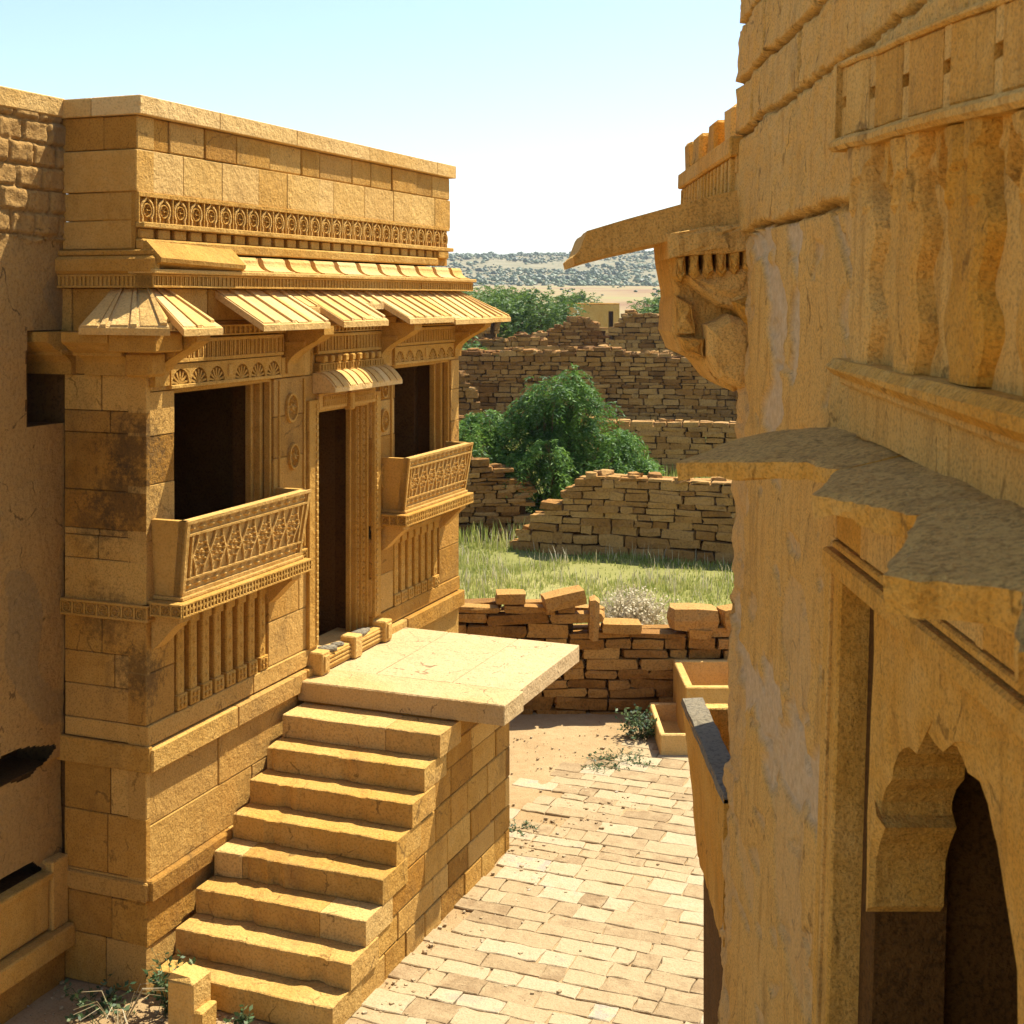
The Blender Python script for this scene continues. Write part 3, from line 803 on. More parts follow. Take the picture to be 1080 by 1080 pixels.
def brick_field(a, z, h, l, seed, w_=.012):
    zz_ = z+.02*mn.noise((a*1.5, seed, 0)); r = math.floor(zz_/h); off = (r*.37+seed) % 1*l
    c = math.floor((a+off+.04*mn.noise((z*9, r, seed)))/l); fz = zz_/h-r; fa = (a+off)/l-c
    e = min(fz*h, (1-fz)*h, fa*l, (1-fa)*l)+.006*mn.noise((a*25, z*25, 0))
    return min(1, max(0, e/w_)), mn.noise((c*3.1+.5, r*5.7+.5, seed))
def lw_fn(a, z):
    u = a-.7; d = .012*fb(a, z, 2.2)+.004*fb(a, z, 12, 3); m_ = 0
    if z > 5.42+.06*mn.noise((a*4, 0, 0)):
        e, v = brick_field(a, z, .165, .25, 4.2, .018)
        d = -.02+.045*e**.6+.02*v+.012*fb(a, z, 9); m_ = .15*(1-e)
    elif z < 1.62 and z > .9:
        d -= .03; m_ = .25
    # slots
    top1 = 1.80+.05*mn.noise((a*3, 1, 0)); bot1 = 1.60+.05*mn.noise((a*4, 5, 0)); tp = max(0, min(1, (-.06-u)/.25))
    mid = 1.72; top1 = mid+(top1-mid)*tp; bot1 = mid+(bot1-mid)*tp
    b2_ = .84; t2 = b2_+.11*max(0, min(1, (-.18-u)/.12))+.02*mn.noise((a*6, 8, 0))
    if mn.noise((a*1.7+4, z*1.7, 2)) > .32: m_ = max(m_, .6)
    return d, m_
def slot(a, z):
    u = a-.7; tp = max(0, min(1, (-.06-u)/.25)); mid = 1.72+.25*(u+.1)*0
    if mid+(-.13+.05*mn.noise((a*4, 5, 0)))*tp < z < mid+(.08+.04*mn.noise((a*3, 1, 0)))*tp and u < -.06: return True
    return .84 < z < .84+.11*max(0, min(1, (-.18-u)/.12))+.02*mn.noise((a*6, 8, 0)) and u < -.17
height_sheet('wall_face', M['plaster'], lw, -2.3, .72, -.05, 6.32, .014, lw_fn, lambda a, d, z: (d, a, z),
             keep=lambda a, z: not (a-.7 > -.37+.02*mn.noise((z*6, 0, 0)) and 4.08 < z < 4.76) and not slot(a, z))
m = MB()
m.box(-.60, -.42, -2.3, .70, -.1, 6.31)          # mass behind the face
m.box(-.10, -.012, .35, .70, 4.76, 5.3); m.box(-.42, -.02, .34, .352, 4.05, 4.77); m.box(-.42, -.02, .34, .70, 4.04, 4.078)
m.box(-.6, -.1, .34, .70, 4.765, 4.80)
m.box(-.42, -.05, -2.3, .62, 1.45, 1.60); m.box(-.42, -.03, -2.3, .50, .70, .825)
m.build('wall_core', M['inner'], lw)
m = MB()
for (a, b) in ((-2.3, -1.2), (-1.2, -.35), (-.35, .70)): m.box(-.55, .03, a+.002, b-.002, 6.322, 6.462, .6, .008)
m.build('coping', M['coping'], lw)
m = MB()       # framed stone panel with sill at the foot
m.box(-.05, .035, -2.2, .52, .44, .845, .6, .012); m.box(-.05, .06, -2.2, .54, .80, .85, .6, .008)
m.box(-.05, .06, .525, .695, .42, .92, .5, .010)
m.box(-.05, .12, -2.3, .70, .26, .42, .6, .010)
m.build('framed_panel', M['carved'], lw)
m = MB(); m.box(-.05, .03, -2.3, .70, -.05, .255, .3, .01); m.build('footing', M['wall'], lw)

# ================================================================== STAIRCASE
st = empty('stone_staircase', tuple(to_world((.8, .0, 0))), RZ)
tag(st, 'sandstone staircase with nine risers climbing to a cantilevered slab landing at the door', 'staircase')
SX, SY = -.8, 0
RS = .1885; Z1 = 1.70
SR = random.Random(2)
for k in range(1, 9):
    z = Z1-k*RS; un = 1.755-(k-1)*.2475
    m = MB(); m.T = lambda p: (p[0]+SX+.8-.8, p[1], p[2])
    cutx = {2: None, 1: 1.02, 5: .30, 6: 1.12}.get(k)
    xs_ = [.06] + ([cutx] if cutx else []) + [1.50+SR.uniform(-.012, .012)]
    for a, b in zip(xs_[:-1], xs_[1:]):
        # worn tread: displaced grid top with rounded nosing
        nx = int((b-a)/.04)+2; vs_ = []; rows = 7
        pts = [(0, -RS+.004), (.0, -.05), (.0, -.018), (.004, -.006), (.014, -.001), (.12, 0), (.42, 0), (.42, -RS+.004)]
        for (py, pz) in pts:
            for i in range(nx):
                x = a+.002+(b-a-.004)*i/(nx-1)
                e = .016*mn.noise((x*3.3, k*3.3, 0))+.012*mn.noise((x*14, k, 4))
                chip = max(0, mn.noise((x*6, k*9.1, 2))-.22)*.11
                yy = un+py+(e+chip if py < .2 else 0); zz2 = z+pz-(chip*.7 if .0 < py < .02 else 0)+(.004*mn.noise((x*3, k, 8)) if pz == 0 else 0)
                vs_.append((x, yy, zz2))
        n_ = len(pts); fs = [[j*nx+i, j*nx+i+1, (j+1)*nx+i+1, (j+1)*nx+i] for j in range(n_-1) for i in range(nx-1)]
        fs.append([j*nx for j in range(n_)]); fs.append([j*nx+nx-1 for j in range(n_)])
        m.add(vs_, fs, SR.random())
    m.T = None
    m2 = MB(); m2.v = [(x-.8, y, zq) for x, y, zq in [(p[0]+.8, p[1], p[2]) for p in m.v]]; m2.f = m.f; m2.t = m.t; m2.mi = m.mi
    m2.build('step', M['tread'], st)
m = MB()
def SW(p): return (p[1]-.8, p[0], p[2])      # along u, depth v
m.T = SW
for k in range(1, 10):
    z1_ = Z1-k*RS; z0_ = max(-.05, z1_-RS) if k < 9 else -.05
    ul = 1.755-(k-1)*.2475+.40
    if k == 9: continue
    m.box(ul, 3.25, .05, 1.40, z0_ if k < 8 else -.05, z1_, .3)
m.box(2.12, 3.25, .05, 1.40, Z1-RS, Z1-.175, .3)
m.T = None
zc = [(-.05, .19), (.192, .40), (.402, .66), (.662, .93), (.932, 1.17), (1.172, 1.36), (1.362, Z1-.172)]
WR = random.Random(21)
for (a, b) in zc:
    k = math.floor((Z1-b)/RS+.0001)
    us = 1.755-(min(8, math.ceil((Z1-b+.001)/RS))-1)*.2475+.422
    us = max(.44, us); 
    if b > 1.5: us = 2.16
    masonry(m, SW, us, 3.32, [(a, b)], d0=1.38, d1=1.488, length=.42, R=WR, jd=.006, tones=(0, .9), gap=.005, bev=.008)
masonry(m, lambda p: (p[0]-.8, 3.22+p[1], p[2]), .05, 1.49, zc, d0=.0, d1=.10, length=.5, R=WR, jd=.006)
# small fill stones between step ends and courses
for k in range(1, 9):
    z1_ = Z1-k*RS; ul = 1.755-(k-1)*.2475+.41
    m.T = SW; m.box(ul, ul+.40, 1.36, 1.478, max(-.05, z1_-RS)+.003, z1_-.003, WR.random(), .006); m.T = None
m.build('side_wall', M['wall'], st)
PRr = random.Random(31)
m = MB(); m.box(-.79, 1.13, 2.085, 2.52, Z1-.172, Z1, .55, .008, .003); m.build('landing_slab', M['platform'], st)
for (a, b) in ((-.79, -.27), (-.262, .46), (.468, 1.09)):
    m = MB(); m.box(a, b, 2.524, 4.11, Z1-.165, Z1-.004+PRr.uniform(-.002, .001), .5+.004*a, .006, .003); m.build('landing_slab', M['platform'], st)

# broken post in front of the stairs
m = MB()
m.box(-.10, .11, -.11, .10, -.05, .36, .7, .012, .006)
m.box(.10, .17, -.10, .09, -.05, .17, .6, .012, .005); m.add([(-.10, -.11, .36), (.10, -.11, .36), (.10, .10, .35), (-.10, .10, .36), (-.08, -.09, .40), (.06, -.08, .385), (.07, .08, .38), (-.08, .08, .39)], [(4,5,6,7),(0,1,5,4),(1,2,6,5),(2,3,7,6),(3,0,4,7)], .7)
po = m.build('stone_post', M['smooth']); po.location = to_world((.52, -.22, 0)); po.rotation_euler = (0, 0, RZ)
tag(po, 'short broken square stone post standing in front of the lowest stair', 'post')

# ================================================================== PAVING
m = MB(); PV = random.Random(17)
u = -2.2
def sandy(u_, v_):
    n_ = mn.noise((u_*.7, v_*.7, 1.5))+.5*mn.noise((u_*2.1, v_*2.1, 7))
    s_ = n_*.55
    if v_ < 2.3: s_ += .28*(2.3-v_)
    if u_ > 5.6: s_ += .12*(u_-5.6)
    return s_
while u < 7.3:
    h = PV.uniform(.15, .26); v = PV.uniform(-.3, .2)
    while v < 8:
        l_ = PV.uniform(.24, .50)
        if PV.random() < .15: l_ = PV.uniform(.14, .22)
        vc, uc = v+l_/2, u+h/2
        wp = to_world((vc, uc, 0))
        if wp.y < 15.8 and sandy(uc, vc) < PV.uniform(.34, .50) and not (vc < 1.5 and uc < 3.3) and vc > .1 and wp.x < 7:
            g_ = PV.uniform(.002, .006); dz = PV.uniform(-.003, .002); J = lambda: PV.uniform(-.013, .013)
            T_ = PV.uniform(.05, .95); m.T = None
            # irregular outline with 8-10 points, tiny bevel
            x0, x1, y0, y1 = v+g_, v+l_-g_, u+g_, u+h-g_
            wv = lambda t: .022*mn.noise((t, u*7, 3))
            base = [(x0, y0), (x0+(x1-x0)*.33, y0), (x0+(x1-x0)*.66, y0), (x1, y0), (x1, (y0+y1)/2), (x1, y1), (x0+(x1-x0)*.66, y1), (x0+(x1-x0)*.33, y1), (x0, y1), (x0, (y0+y1)/2)]
            base = [(x+J()*.8, y+J()) for x, y in base]
            cx_, cy_ = (x0+x1)/2, (y0+y1)/2; tilt = (PV.uniform(-.006, .006), PV.uniform(-.006, .006))
            zt = lambda x, y: .004+dz+tilt[0]*(x-cx_)+tilt[1]*(y-cy_)
            n_ = len(base)
            def inset(p, k): 
                dx, dy = cx_-p[0], cy_-p[1]; r_ = math.hypot(dx, dy)+1e-6; return (p[0]+dx/r_*k, p[1]+dy/r_*k)
            vs_ = [(x, y, -.06) for x, y in base]+[(x, y, zt(x, y)-.006) for x, y in base]+[(*inset(p, .008), zt(*p)) for p in base]
            fs = [[i, (i+1) % n_, (i+1) % n_+n_, i+n_] for i in range(n_)]+[[i+n_, (i+1) % n_+n_, (i+1) % n_+2*n_, i+2*n_] for i in range(n_)]+[list(range(2*n_, 3*n_))]
            m.add(vs_, fs, T_)
        v += l_
    u += h
pv = m.build('pavement', M['paving'], None, recalc=False); pv.matrix_basis = HM.copy(); tag(pv, kind='structure')

# ================================================================== DRY STONE WALLS
def dry_wall(name, label, p0, p1, base0, base1, top, th, sh, sl, mat, seed, end_step=None, group=None, loose=.8, tint=(0, 1), back=True, build=True, cat='wall'):
    """wall from p0 to p1 (xy). top(t) -> top z. stones laid in courses on both faces."""
    R = random.Random(seed); a = Vector(p0); b = Vector(p1); d = (b-a); Ln = d.length; d.normalize(); nrm = Vector((-d.y, d.x))
    ang = math.atan2(d.y, d.x); m = MB(); rnd_k = .22 if loose > .5 else .12; tops = max(top(i/20) for i in range(21)); zmin = min(base0, base1)-.1
    z = zmin; m.cur = 0
    while z < tops:
        h = sh*R.choice((.6, .8, 1., 1.2, 1.55) if loose > .3 else (.8, 1., 1.2))*R.uniform(.9, 1.1); s_ = -R.uniform(0, sl)
        while s_ < Ln:
            l_ = sl*R.uniform(.45, 1.6); c = s_+l_/2; t = min(1, max(0, c/Ln))
            tp = top(t)
            hc = h; h = min(h, tp-z)
            if h > .035 and c > -.05 and c < Ln+.05:
                for sg in ((-1, 1) if back else (-1,)):
                    dep = R.uniform(.18, .26); off = (th/2-dep/2+R.uniform(-.025, .02))*sg
                    q = a+d*c+nrm*off
                    rot = Matrix.Rotation(ang+R.uniform(-.05, .05), 3, 'Z') @ Matrix.Rotation(R.uniform(-.05, .05)*(1+rnd_k*2), 3, 'Y')
                    hv = h*R.uniform(.80, 1.16); m.rock((q.x, q.y, z+h/2+R.uniform(-.06, .06)*h), (l_*R.uniform(.9, 1.0), dep, hv*.94), rot, rnd_k, .07+.06*rnd_k*2, R.uniform(*tint))
                if z+h > tp-.01:     # capping rubble
                    for _ in range(3):
                        if R.random() < loose:
                            off = R.uniform(-th*.42, th*.42); q = a+d*(c+R.uniform(-.15, .15))+nrm*off; k = R.uniform(.5, 1.0)
                            rot = Matrix.Rotation(R.uniform(0, 3), 3, 'Z') @ Matrix.Rotation(R.uniform(-.25, .25), 3, 'X')
                            m.rock((q.x, q.y, z+h*R.uniform(.8, 1.15)), (sl*.9*k, sl*.65*k, sh*1.15*k), rot, .25, .16, R.uniform(*tint))
            h = hc; s_ += l_
        z += h
    if loose > .5:
        for _ in range(int(Ln*16)):
            c = R.uniform(-.3, Ln+.3); off = -(th/2+abs(R.gauss(0, .35))); q = a+d*c+nrm*off; k = R.uniform(.35, 1.1)
            if mn.noise((c*.6, seed, 0)) < -.05: continue
            m.rock((q.x, q.y, zmin+.1+sh*.3*k+max(0, .35+off+th/2)*R.random()), (sl*.7*k, sl*.5*k, sh*.9*k), Matrix.Rotation(R.uniform(0, 3), 3, 'Z') @ Matrix.Rotation(R.uniform(-.5, .5), 3, 'X'), .25, .15, R.uniform(*tint))
    m.cur = 1     # core
    N = max(4, int(Ln/.3))
    for i in range(N):
        t0, t1 = i/N, (i+1)/N; tp = min(top(t0), top((t0+t1)/2), top(t1))-sh*.8
        q0, q1 = a+d*(Ln*t0+.03), a+d*(Ln*t1-.0)
        if tp <= zmin+.05: continue
        hw = nrm*(th/2-.12)
        m.add([(*(q0-hw), zmin), (*(q1-hw), zmin), (*(q1+hw), zmin), (*(q0+hw), zmin), (*(q0-hw), tp), (*(q1-hw), tp), (*(q1+hw), tp), (*(q0+hw), tp)],
              [(0,3,2,1),(4,5,6,7),(0,1,5,4),(1,2,6,5),(2,3,7,6),(3,0,4,7)], .3)
    o = m.build(name, [mat, M['mortarcore']], recalc=False)
    tag(o, label, cat, group); return o
def lerp_tab(tab):
    def f(t):
        for (a, va), (b, vb) in zip(tab[:-1], tab[1:]):
            if t <= b: return va+(vb-va)*(t-a)/(b-a+1e-9)
        return tab[-1][1]
    return f
# wall 1: along the back of the courtyard, x -3.5..6, y ~16
X0, X1 = -3.2, 6.5
T1 = lambda x: (x-X0)/(X1-X0)
w1top = lerp_tab([(0, 1.15), (T1(-.75), 1.15), (T1(-.45), 1.28), (T1(.80), 1.28), (T1(.92), .98), (T1(1.5), .93), (T1(1.75), .96), (T1(2.3), 1.0), (T1(2.4), 1.04), (T1(3.0), 1.04), (1, 1.1)])
dry_wall('dry_stone_wall', 'low orange dry stone wall of flat blocks closing the paved courtyard', (X0, 16.2), (X1, 16.2), 0, 0, w1top, .46, .140, .46, M['dry'], 41, loose=.0, tint=(.25, 1))
LS = [  # loose blocks on the wall (x, y, z, size, rot(z,y), label)
    (-.02, 16.10, 1.37, (.36, .30, .13), (0.05, 0), 'topmost flat block on the left stack of the low courtyard wall'),
    (.62, 16.06, 1.36, (.50, .34, .17), (.15, -.20), 'long tilted slab resting on the left half of the low courtyard wall'),
    (.99, 16.08, 1.12, (.13, .30, .50), (0, .04), 'narrow upright stone at the step in the top of the low courtyard wall'),
    (2.20, 16.15, 1.11, (.60, .38, .28), (.1, .05), 'big rounded boulder on top of the low courtyard wall'),
    (2.72, 16.12, 1.13, (.38, .3, .25), (.2, -.1), 'squarish stone right of the rounded boulder on the low courtyard wall'),
    (1.32, 16.08, 1.02, (.48, .32, .12), (.0, .03), 'flat pale stone in the dip beside the dry tuft on the low courtyard wall')]
for (x, y, z, sz, (rz, ry), lab) in LS:
    m = MB(); m.rock((0, 0, 0), sz, None, .16 if sz[2] < .26 else .45, .05, .9 if sz[2] < .26 else .8); o = m.build('loose_block', M['dry'], recalc=False)
    o.location = (x, y, z); o.rotation_euler = (0, ry, rz); tag(o, lab, 'stone block', 'loose blocks on the low courtyard wall')
# wall 2
w2top = lerp_tab([(0, .45), (.03, .7), (.055, .9), (.08, 1.15), (.11, 1.42), (.15, 1.60), (.18, 1.75), (.55, 1.72), (.57, 1.6), (.62, 1.70), (1, 1.75)])
dry_wall('dry_stone_wall', 'coursed dry stone wall with a ragged stepped left end beyond the grass', (.15, 24.9), (7.4, 22.6), .3, .3, w2top, .5, .125, .40, M['dryfar'], 43, loose=.35, tint=(.45, 1))
# wall 3 left, behind the bush
w3top = lerp_tab([(0, 2.1), (.5, 2.1), (.72, 2.0), (.85, 1.75), (.95, 1.45), (1, 1.2)])
dry_wall('dry_stone_wall', 'shaded dry stone wall between the carved house and the leafy bush', (-3.8, 25.9), (.25, 26.5), .3, .3, w3top, .5, .12, .36, M['dryfar'], 44, tint=(.1, .8))
dry_wall('dry_stone_wall', 'collapsed heap of dry stone walling behind the left bush lobe', (-2.6, 33.5), (-.4, 34.2), .5, .5, lerp_tab([(0, 2.3), (.5, 2.2), (.8, 1.7), (1, 1.1)]), .6, .13, .34, M['dryfar'], 45, tint=(.2, .9))
dry_wall('dry_stone_wall', 'pale topped dry stone wall right of the leafy bush', (1.9, 34.2), (8.5, 33.0), .5, .5, lerp_tab([(0, 1.95), (.2, 1.85), (1, 1.86)]), .5, .14, .42, M['dryfar'], 46, loose=.2, tint=(.4, 1))
# wall 5 big
w5 = lerp_tab([(0, 3.35), (.08, 3.4), (.16, 3.2), (.23, 3.35), (.30, 3.25), (.42, 3.45), (.5, 3.3), (.6, 3.2), (.72, 3.0), (.8, 2.85), (1, 2.7)])
dry_wall('dry_stone_wall', 'big brown dry stone wall stretching across the middle distance behind the bush', (-2.9, 43.5), (10.5, 41.0), .8, .8, lambda t: w5(t)+.13*mn.noise((t*60, 0, 0)), .7, .12, .40, M['dryfar'], 47, tint=(.05, .75), loose=1.0)
dry_wall('dry_stone_wall', 'dark stone wall end stepping up left of the big brown wall', (-3.4, 40.5), (-1.1, 41.2), .8, .8, lerp_tab([(0, 3.0), (.5, 2.9), (.75, 2.7), (1, 2.1)]), .7, .14, .40, M['dryfar'], 48, tint=(0, .5), loose=1.0)
# ruins farther out
for i, (p0, p1, b_, tb, lab) in enumerate([
    ((-1.5, 54), (1.3, 54.8), 1.2, [(0, 3.3), (.5, 3.3), (.8, 3.6), (1, 3.2)], 'broken stone wall stub left of the centre of the village ruins'),
    ((1.2, 57), (4.0, 57.5), 1.3, [(0, 3.5), (.3, 3.8), (.5, 4.2), (.75, 4.0), (1, 3.7)], 'humped ruined wall in front of the plain ochre hut'),
    ((4.2, 56), (8.6, 55), 1.3, [(0, 3.8), (.2, 4.4), (.5, 4.2), (.75, 3.6), (1, 3.0)], 'tallest rounded ruined wall behind the right part of the big brown wall'),
    ((-2.2, 60), (-.9, 57.4), 1.4, [(0, 4.3), (.6, 4.4), (1, 4.2)], 'ruined house corner with a flat top left of the dark green trees'),
    ((-6, 72), (-1.5, 71), 1.8, [(0, 5.1), (.5, 5.2), (1, 4.9)], 'farthest ruined wall half sunk in the trees')]):
    dry_wall('ruined_wall', lab, p0, p1, b_, b_, lerp_tab(tb), .7, .16, .45, M['dryfar'], 60+i, tint=(0, .8), loose=1.0)
# small doorway pillar and hut
m = MB(); m.box(-.35, .35, -.3, .3, 1.3, 4.6, .7, .03, .03); m.box(-1.9, -1.5, -.25, .25, 1.3, 4.55, .7, .03, .03); m.box(-1.52, -.33, -.24, .24, 4.15, 4.5, .6, .02, .02)
o = m.build('ruined_doorway', M['dry']); o.location = (-1.15+.1, 58.5, 0); tag(o, 'small ruined stone doorway with lintel standing in front of the dark trees', 'doorway')
hut = empty('stone_hut', (5.1, 85, 2.1)); tag(hut, 'plain ochre box shaped hut with a small dark doorway among the far trees', 'hut')
m = MB(); slab_with_holes(m, lambda p: (p[0], -1.5+p[1], p[2]), -1.5, 1.64, -.3, 2.46, [(.95, 1.25, -.3, 2.05)], -.3, 0, .7)
m.box(-1.5, -1.2, -1.19, 1.5, -.3, 2.46, .7); m.box(1.34, 1.64, -1.19, 1.5, -.3, 2.46, .7); m.box(-1.19, 1.33, 1.2, 1.5, -.3, 2.46, .7)
m.build('hut_wall', M['smooth'], hut)
m = MB(); m.box(-1.53, 1.67, -1.53, 1.53, 2.465, 2.56, .7, .02); m.build('hut_roof', M['wall'], hut)

# ================================================================== VEGETATION
def leafy(name, label, cat, loc, lobes, nspray, leaf, spray, mat, seed, droop=.5, group=None, trunk=True, trunk_h=1.0, per=16, lw=.22):
    R = random.Random(seed); root = empty(name, loc); tag(root, label, cat, group)
    m = MB(); tot = sum(l[3]*l[4]*l[5] for l in lobes)
    for (lx, ly, lz, rx, ry, rz) in lobes:
        k = max(3, int(nspray*rx*ry*rz/tot)); ct = R.gauss(0, .12)
        for _ in range(k):
            th = R.uniform(0, 2*pi); cz = R.uniform(-.75, 1); rr = R.uniform(.35, 1.0)**.55
            rr *= 1+.22*mn.noise((cos(th)*1.7+seed, sin(th)*1.7, cz*2))
            sx = math.sqrt(max(0, 1-cz*cz))
            p = Vector((lx+rx*rr*sx*cos(th), ly+ry*rr*sx*sin(th), lz+rz*rr*cz))
            dirv = Vector((cos(th)*sx, sin(th)*sx, cz*.6+.25)).normalized()
            dirv = (dirv+Vector((R.uniform(-.5, .5), R.uniform(-.5, .5), R.uniform(-.3, .4)))).normalized()
            sl = spray*R.uniform(.6, 1.3); tone = min(1, max(0, R.gauss(.5, .16)+ct))
            n_ = per
            for i in range(n_):
                t = i/n_
                q = p+dirv*sl*t+Vector((0, 0, -1))*droop*sl*t*t
                tan = (dirv+Vector((0, 0, -2*droop*t))).normalized(); side = tan.cross(Vector((R.uniform(-.4, .4), R.uniform(-.4, .4), 1))).normalized()*(1 if i % 2 else -1)
                ld = (tan*.6+side+Vector((0, 0, R.uniform(-.5, .2)))).normalized(); ll = leaf*R.uniform(.6, 1.3)
                wv = ld.cross(Vector((R.uniform(-1, 1), R.uniform(-1, 1), R.uniform(.2, 1)))).normalized()*ll*lw
                m.add([q, q+ld*ll*.5+wv, q+ld*ll, q+ld*ll*.5-wv], [(0, 1, 2, 3)], min(1, max(0, tone+R.uniform(-.15, .15))))
    m.build('crown', mat, root, recalc=False)
    if trunk:
        t = MB()
        for (lx, ly, lz, rx, ry, rz) in lobes:
            mid = Vector((lx*.4+R.uniform(-.1, .1), ly*.4, lz*.45)); r0 = .05*trunk_h
            t.tube([Vector((R.uniform(-.1, .1), R.uniform(-.1, .1), -.1)), mid, Vector((lx, ly, lz))], [r0*1.3, r0*.8, r0*.3], 6)
            for _ in range(3):
                th = R.uniform(0, 2*pi); e = Vector((lx+rx*.8*cos(th), ly+ry*.8*sin(th), lz+rz*R.uniform(-.2, .8)))
                t.tube([mid.lerp(Vector((lx, ly, lz)), R.uniform(.3, 1)), (Vector((lx, ly, lz))+e)/2+Vector((0, 0, .1)), e], [r0*.4, r0*.25, r0*.08], 5)
        t.build('trunk', M['bark'], root)
    return root
main = [(.15, 0, 2.72, .50, .5, .50), (.60, .1, 2.25, .50, .5, .50), (-.25, .0, 2.0, .60, .6, .55), (-1.05, .2, 2.0, .60, .5, .38), (-1.60, .1, 1.8, .45, .4, .25), (-.75, -.1, 1.35, .60, .5, .50),
       (.25, -.3, 1.35, .75, .6, .70), (.95, -.1, 1.45, .62, .6, .45), (1.45, 0, 1.1, .55, .5, .35), (1.95, 0, .85, .50, .4, .22), (-.05, -.3, .55, .50, .5, .55), (-.35, -.2, .3, .35, .4, .35), (.75, -.3, .7, .6, .5, .4), (2.35, 0, .62, .35, .3, .14), (2.0, .1, 1.15, .25, .3, .15), (1.25, 0, 1.75, .25, .3, .2), (-1.95, .1, 1.55, .3, .3, .2), (-.6, 0, 2.35, .25, .3, .2)]
R = random.Random(12); clumps = []
for (lx, ly, lz, rx, ry, rz) in main:
    for _ in range(max(2, int(9*rx*rz/.3))):
        th = R.uniform(0, 2*pi); ph = R.uniform(-1, 1); q = R.uniform(.5, 1.25); sx = math.sqrt(1-ph*ph); k = R.uniform(.13, .27)
        clumps.append((lx+rx*q*sx*cos(th), ly+ry*q*sx*sin(th), max(.15, lz+rz*q*ph), k, k, k*.8))
leafy('leafy_bush', 'large drooping dark green bush in front of the big stone walls', 'bush', (.88, 27.3, .36), clumps, 3000, .10, .42, M['leaf'], 5, droop=1.15, per=26, trunk_h=.35, lw=.12)
far = [(.0, 92, 2.6, 2.6, 'tree showing above the middle of the far ruins'),
       (-5.4, 96, 2.6, 2.9, 'far tree against the plain above the ribbed eave'),
       (3.9, 95, 2.6, 2.2, 'small far tree directly behind the roof of the ochre hut'),
       (-4.2, 62, 1.9, 3.0, 'rounded dark green tree left of the far ruins above the ribbed eave'),
       (-1.6, 66, 1.9, 3.3, 'wide feathery green tree behind the ruined doorway'),
       (.9, 64, 1.9, 2.8, 'dense green tree touching the left side of the ochre hut'),
       (2.3, 74, 1.4, 2.2, 'tree crown just behind the ochre hut'),
       (9.3, 70, 1.9, 2.9, 'broad green tree right of the ochre hut'),
       (12.2, 64, 1.9, 2.6, 'green tree at the far right beside the stone bracket'),
       (-3.0, 53, 1.2, 1.7, 'bright green bush at the foot of the left ruins'),
       (-1.2, 52, 1.2, 1.3, 'low green bush before the broken wall stub'),
       (7.3, 50, 1.1, 1.2, 'small bright bush behind the right end of the big brown wall'),
       (-6.8, 68, 1.9, 3.4, 'leftmost of the far trees partly behind the carved house'),
       (-3.4, 82, 2.2, 3.3, 'distant tree behind the farthest ruined wall'),
       (10.5, 88, 2.3, 2.6, 'most distant tree on the edge of the plain')]
for i, (x, y, z, s_, lab) in enumerate(far):
    R = random.Random(i+90)
    lob = [(R.uniform(-.6, .6)*s_, R.uniform(-.3, .3)*s_, s_*R.uniform(.45, .72), s_*R.uniform(.45, .65), s_*.5, s_*R.uniform(.30, .42)) for _ in range(5)]+[(0, 0, s_*.45, s_*.8, s_*.6, s_*.4)]
    leafy('green_tree', lab, 'tree', (x, y, z+.35), lob, int(520*s_/2.5)+200, .17, .6, M['leaf2'], 200+i, droop=.5, group='green trees around the far ruins', per=14, trunk_h=2)
# grass
def grass(name, n, region, hmin, hmax, mat, seed, wd=.010, lean=.35, label_kind='stuff', dens=None):
    R = random.Random(seed); m = MB()
    k = 0
    while k < n:
        x, y = region(R)
        dn = mn.noise((x*.9, y*.9, 4))+.5*mn.noise((x*3, y*3, 2))
        if dens and R.random() > dens(x, y, dn): 
            k += 1; continue
        h = R.uniform(hmin, hmax)*(1+.5*dn); th = R.uniform(0, 2*pi); l_ = R.uniform(0, lean)*h; z = terrain(x, y)-.02
        dx, dy = cos(th), sin(th); px, py = -dy*wd, dx*wd; tn = min(1, max(0, .45+.5*dn+R.uniform(-.3, .3)))
        m.add([(x-px, y-py, z), (x+px, y+py, z), (x+px*.7+dx*l_*.4, y+py*.7+dy*l_*.4, z+h*.6), (x-px*.7+dx*l_*.4, y-py*.7+dy*l_*.4, z+h*.6), (x+dx*l_, y+dy*l_, z+h)], [(0, 1, 2, 3), (3, 2, 4)], tn)
        k += 1
    return m.build(name, mat, recalc=False)
gr = grass('grass', 70000, lambda R: (R.uniform(-4, 7), 16.9+R.random()**1.1*8.4), .04, .125, M['grass'], 1, .009, dens=lambda x, y, d: min(1, max(.12, .62+1.7*d)))
tag(gr, 'green and straw grass growing between the low wall and the next wall', 'grass', kind='stuff')
gr2 = grass('dry_grass', 9000, lambda R: (R.uniform(-4, 7), R.uniform(17, 33)), .15, .32, M['straw'], 2, .007, lean=.6, dens=lambda x, y, d: .5+.9*d)
tag(gr2, 'pale dry seeding grass stems scattered through the green grass', 'grass', kind='stuff')
gr3 = grass('tall_grass', 22000, lambda R: (R.uniform(-4, 9), R.uniform(24.8, 40)), .15, .42, M['grass'], 3, .014, dens=lambda x, y, d: .7+.6*d)
tag(gr3, 'rough green grass around the bush and far walls', 'grass', kind='stuff')
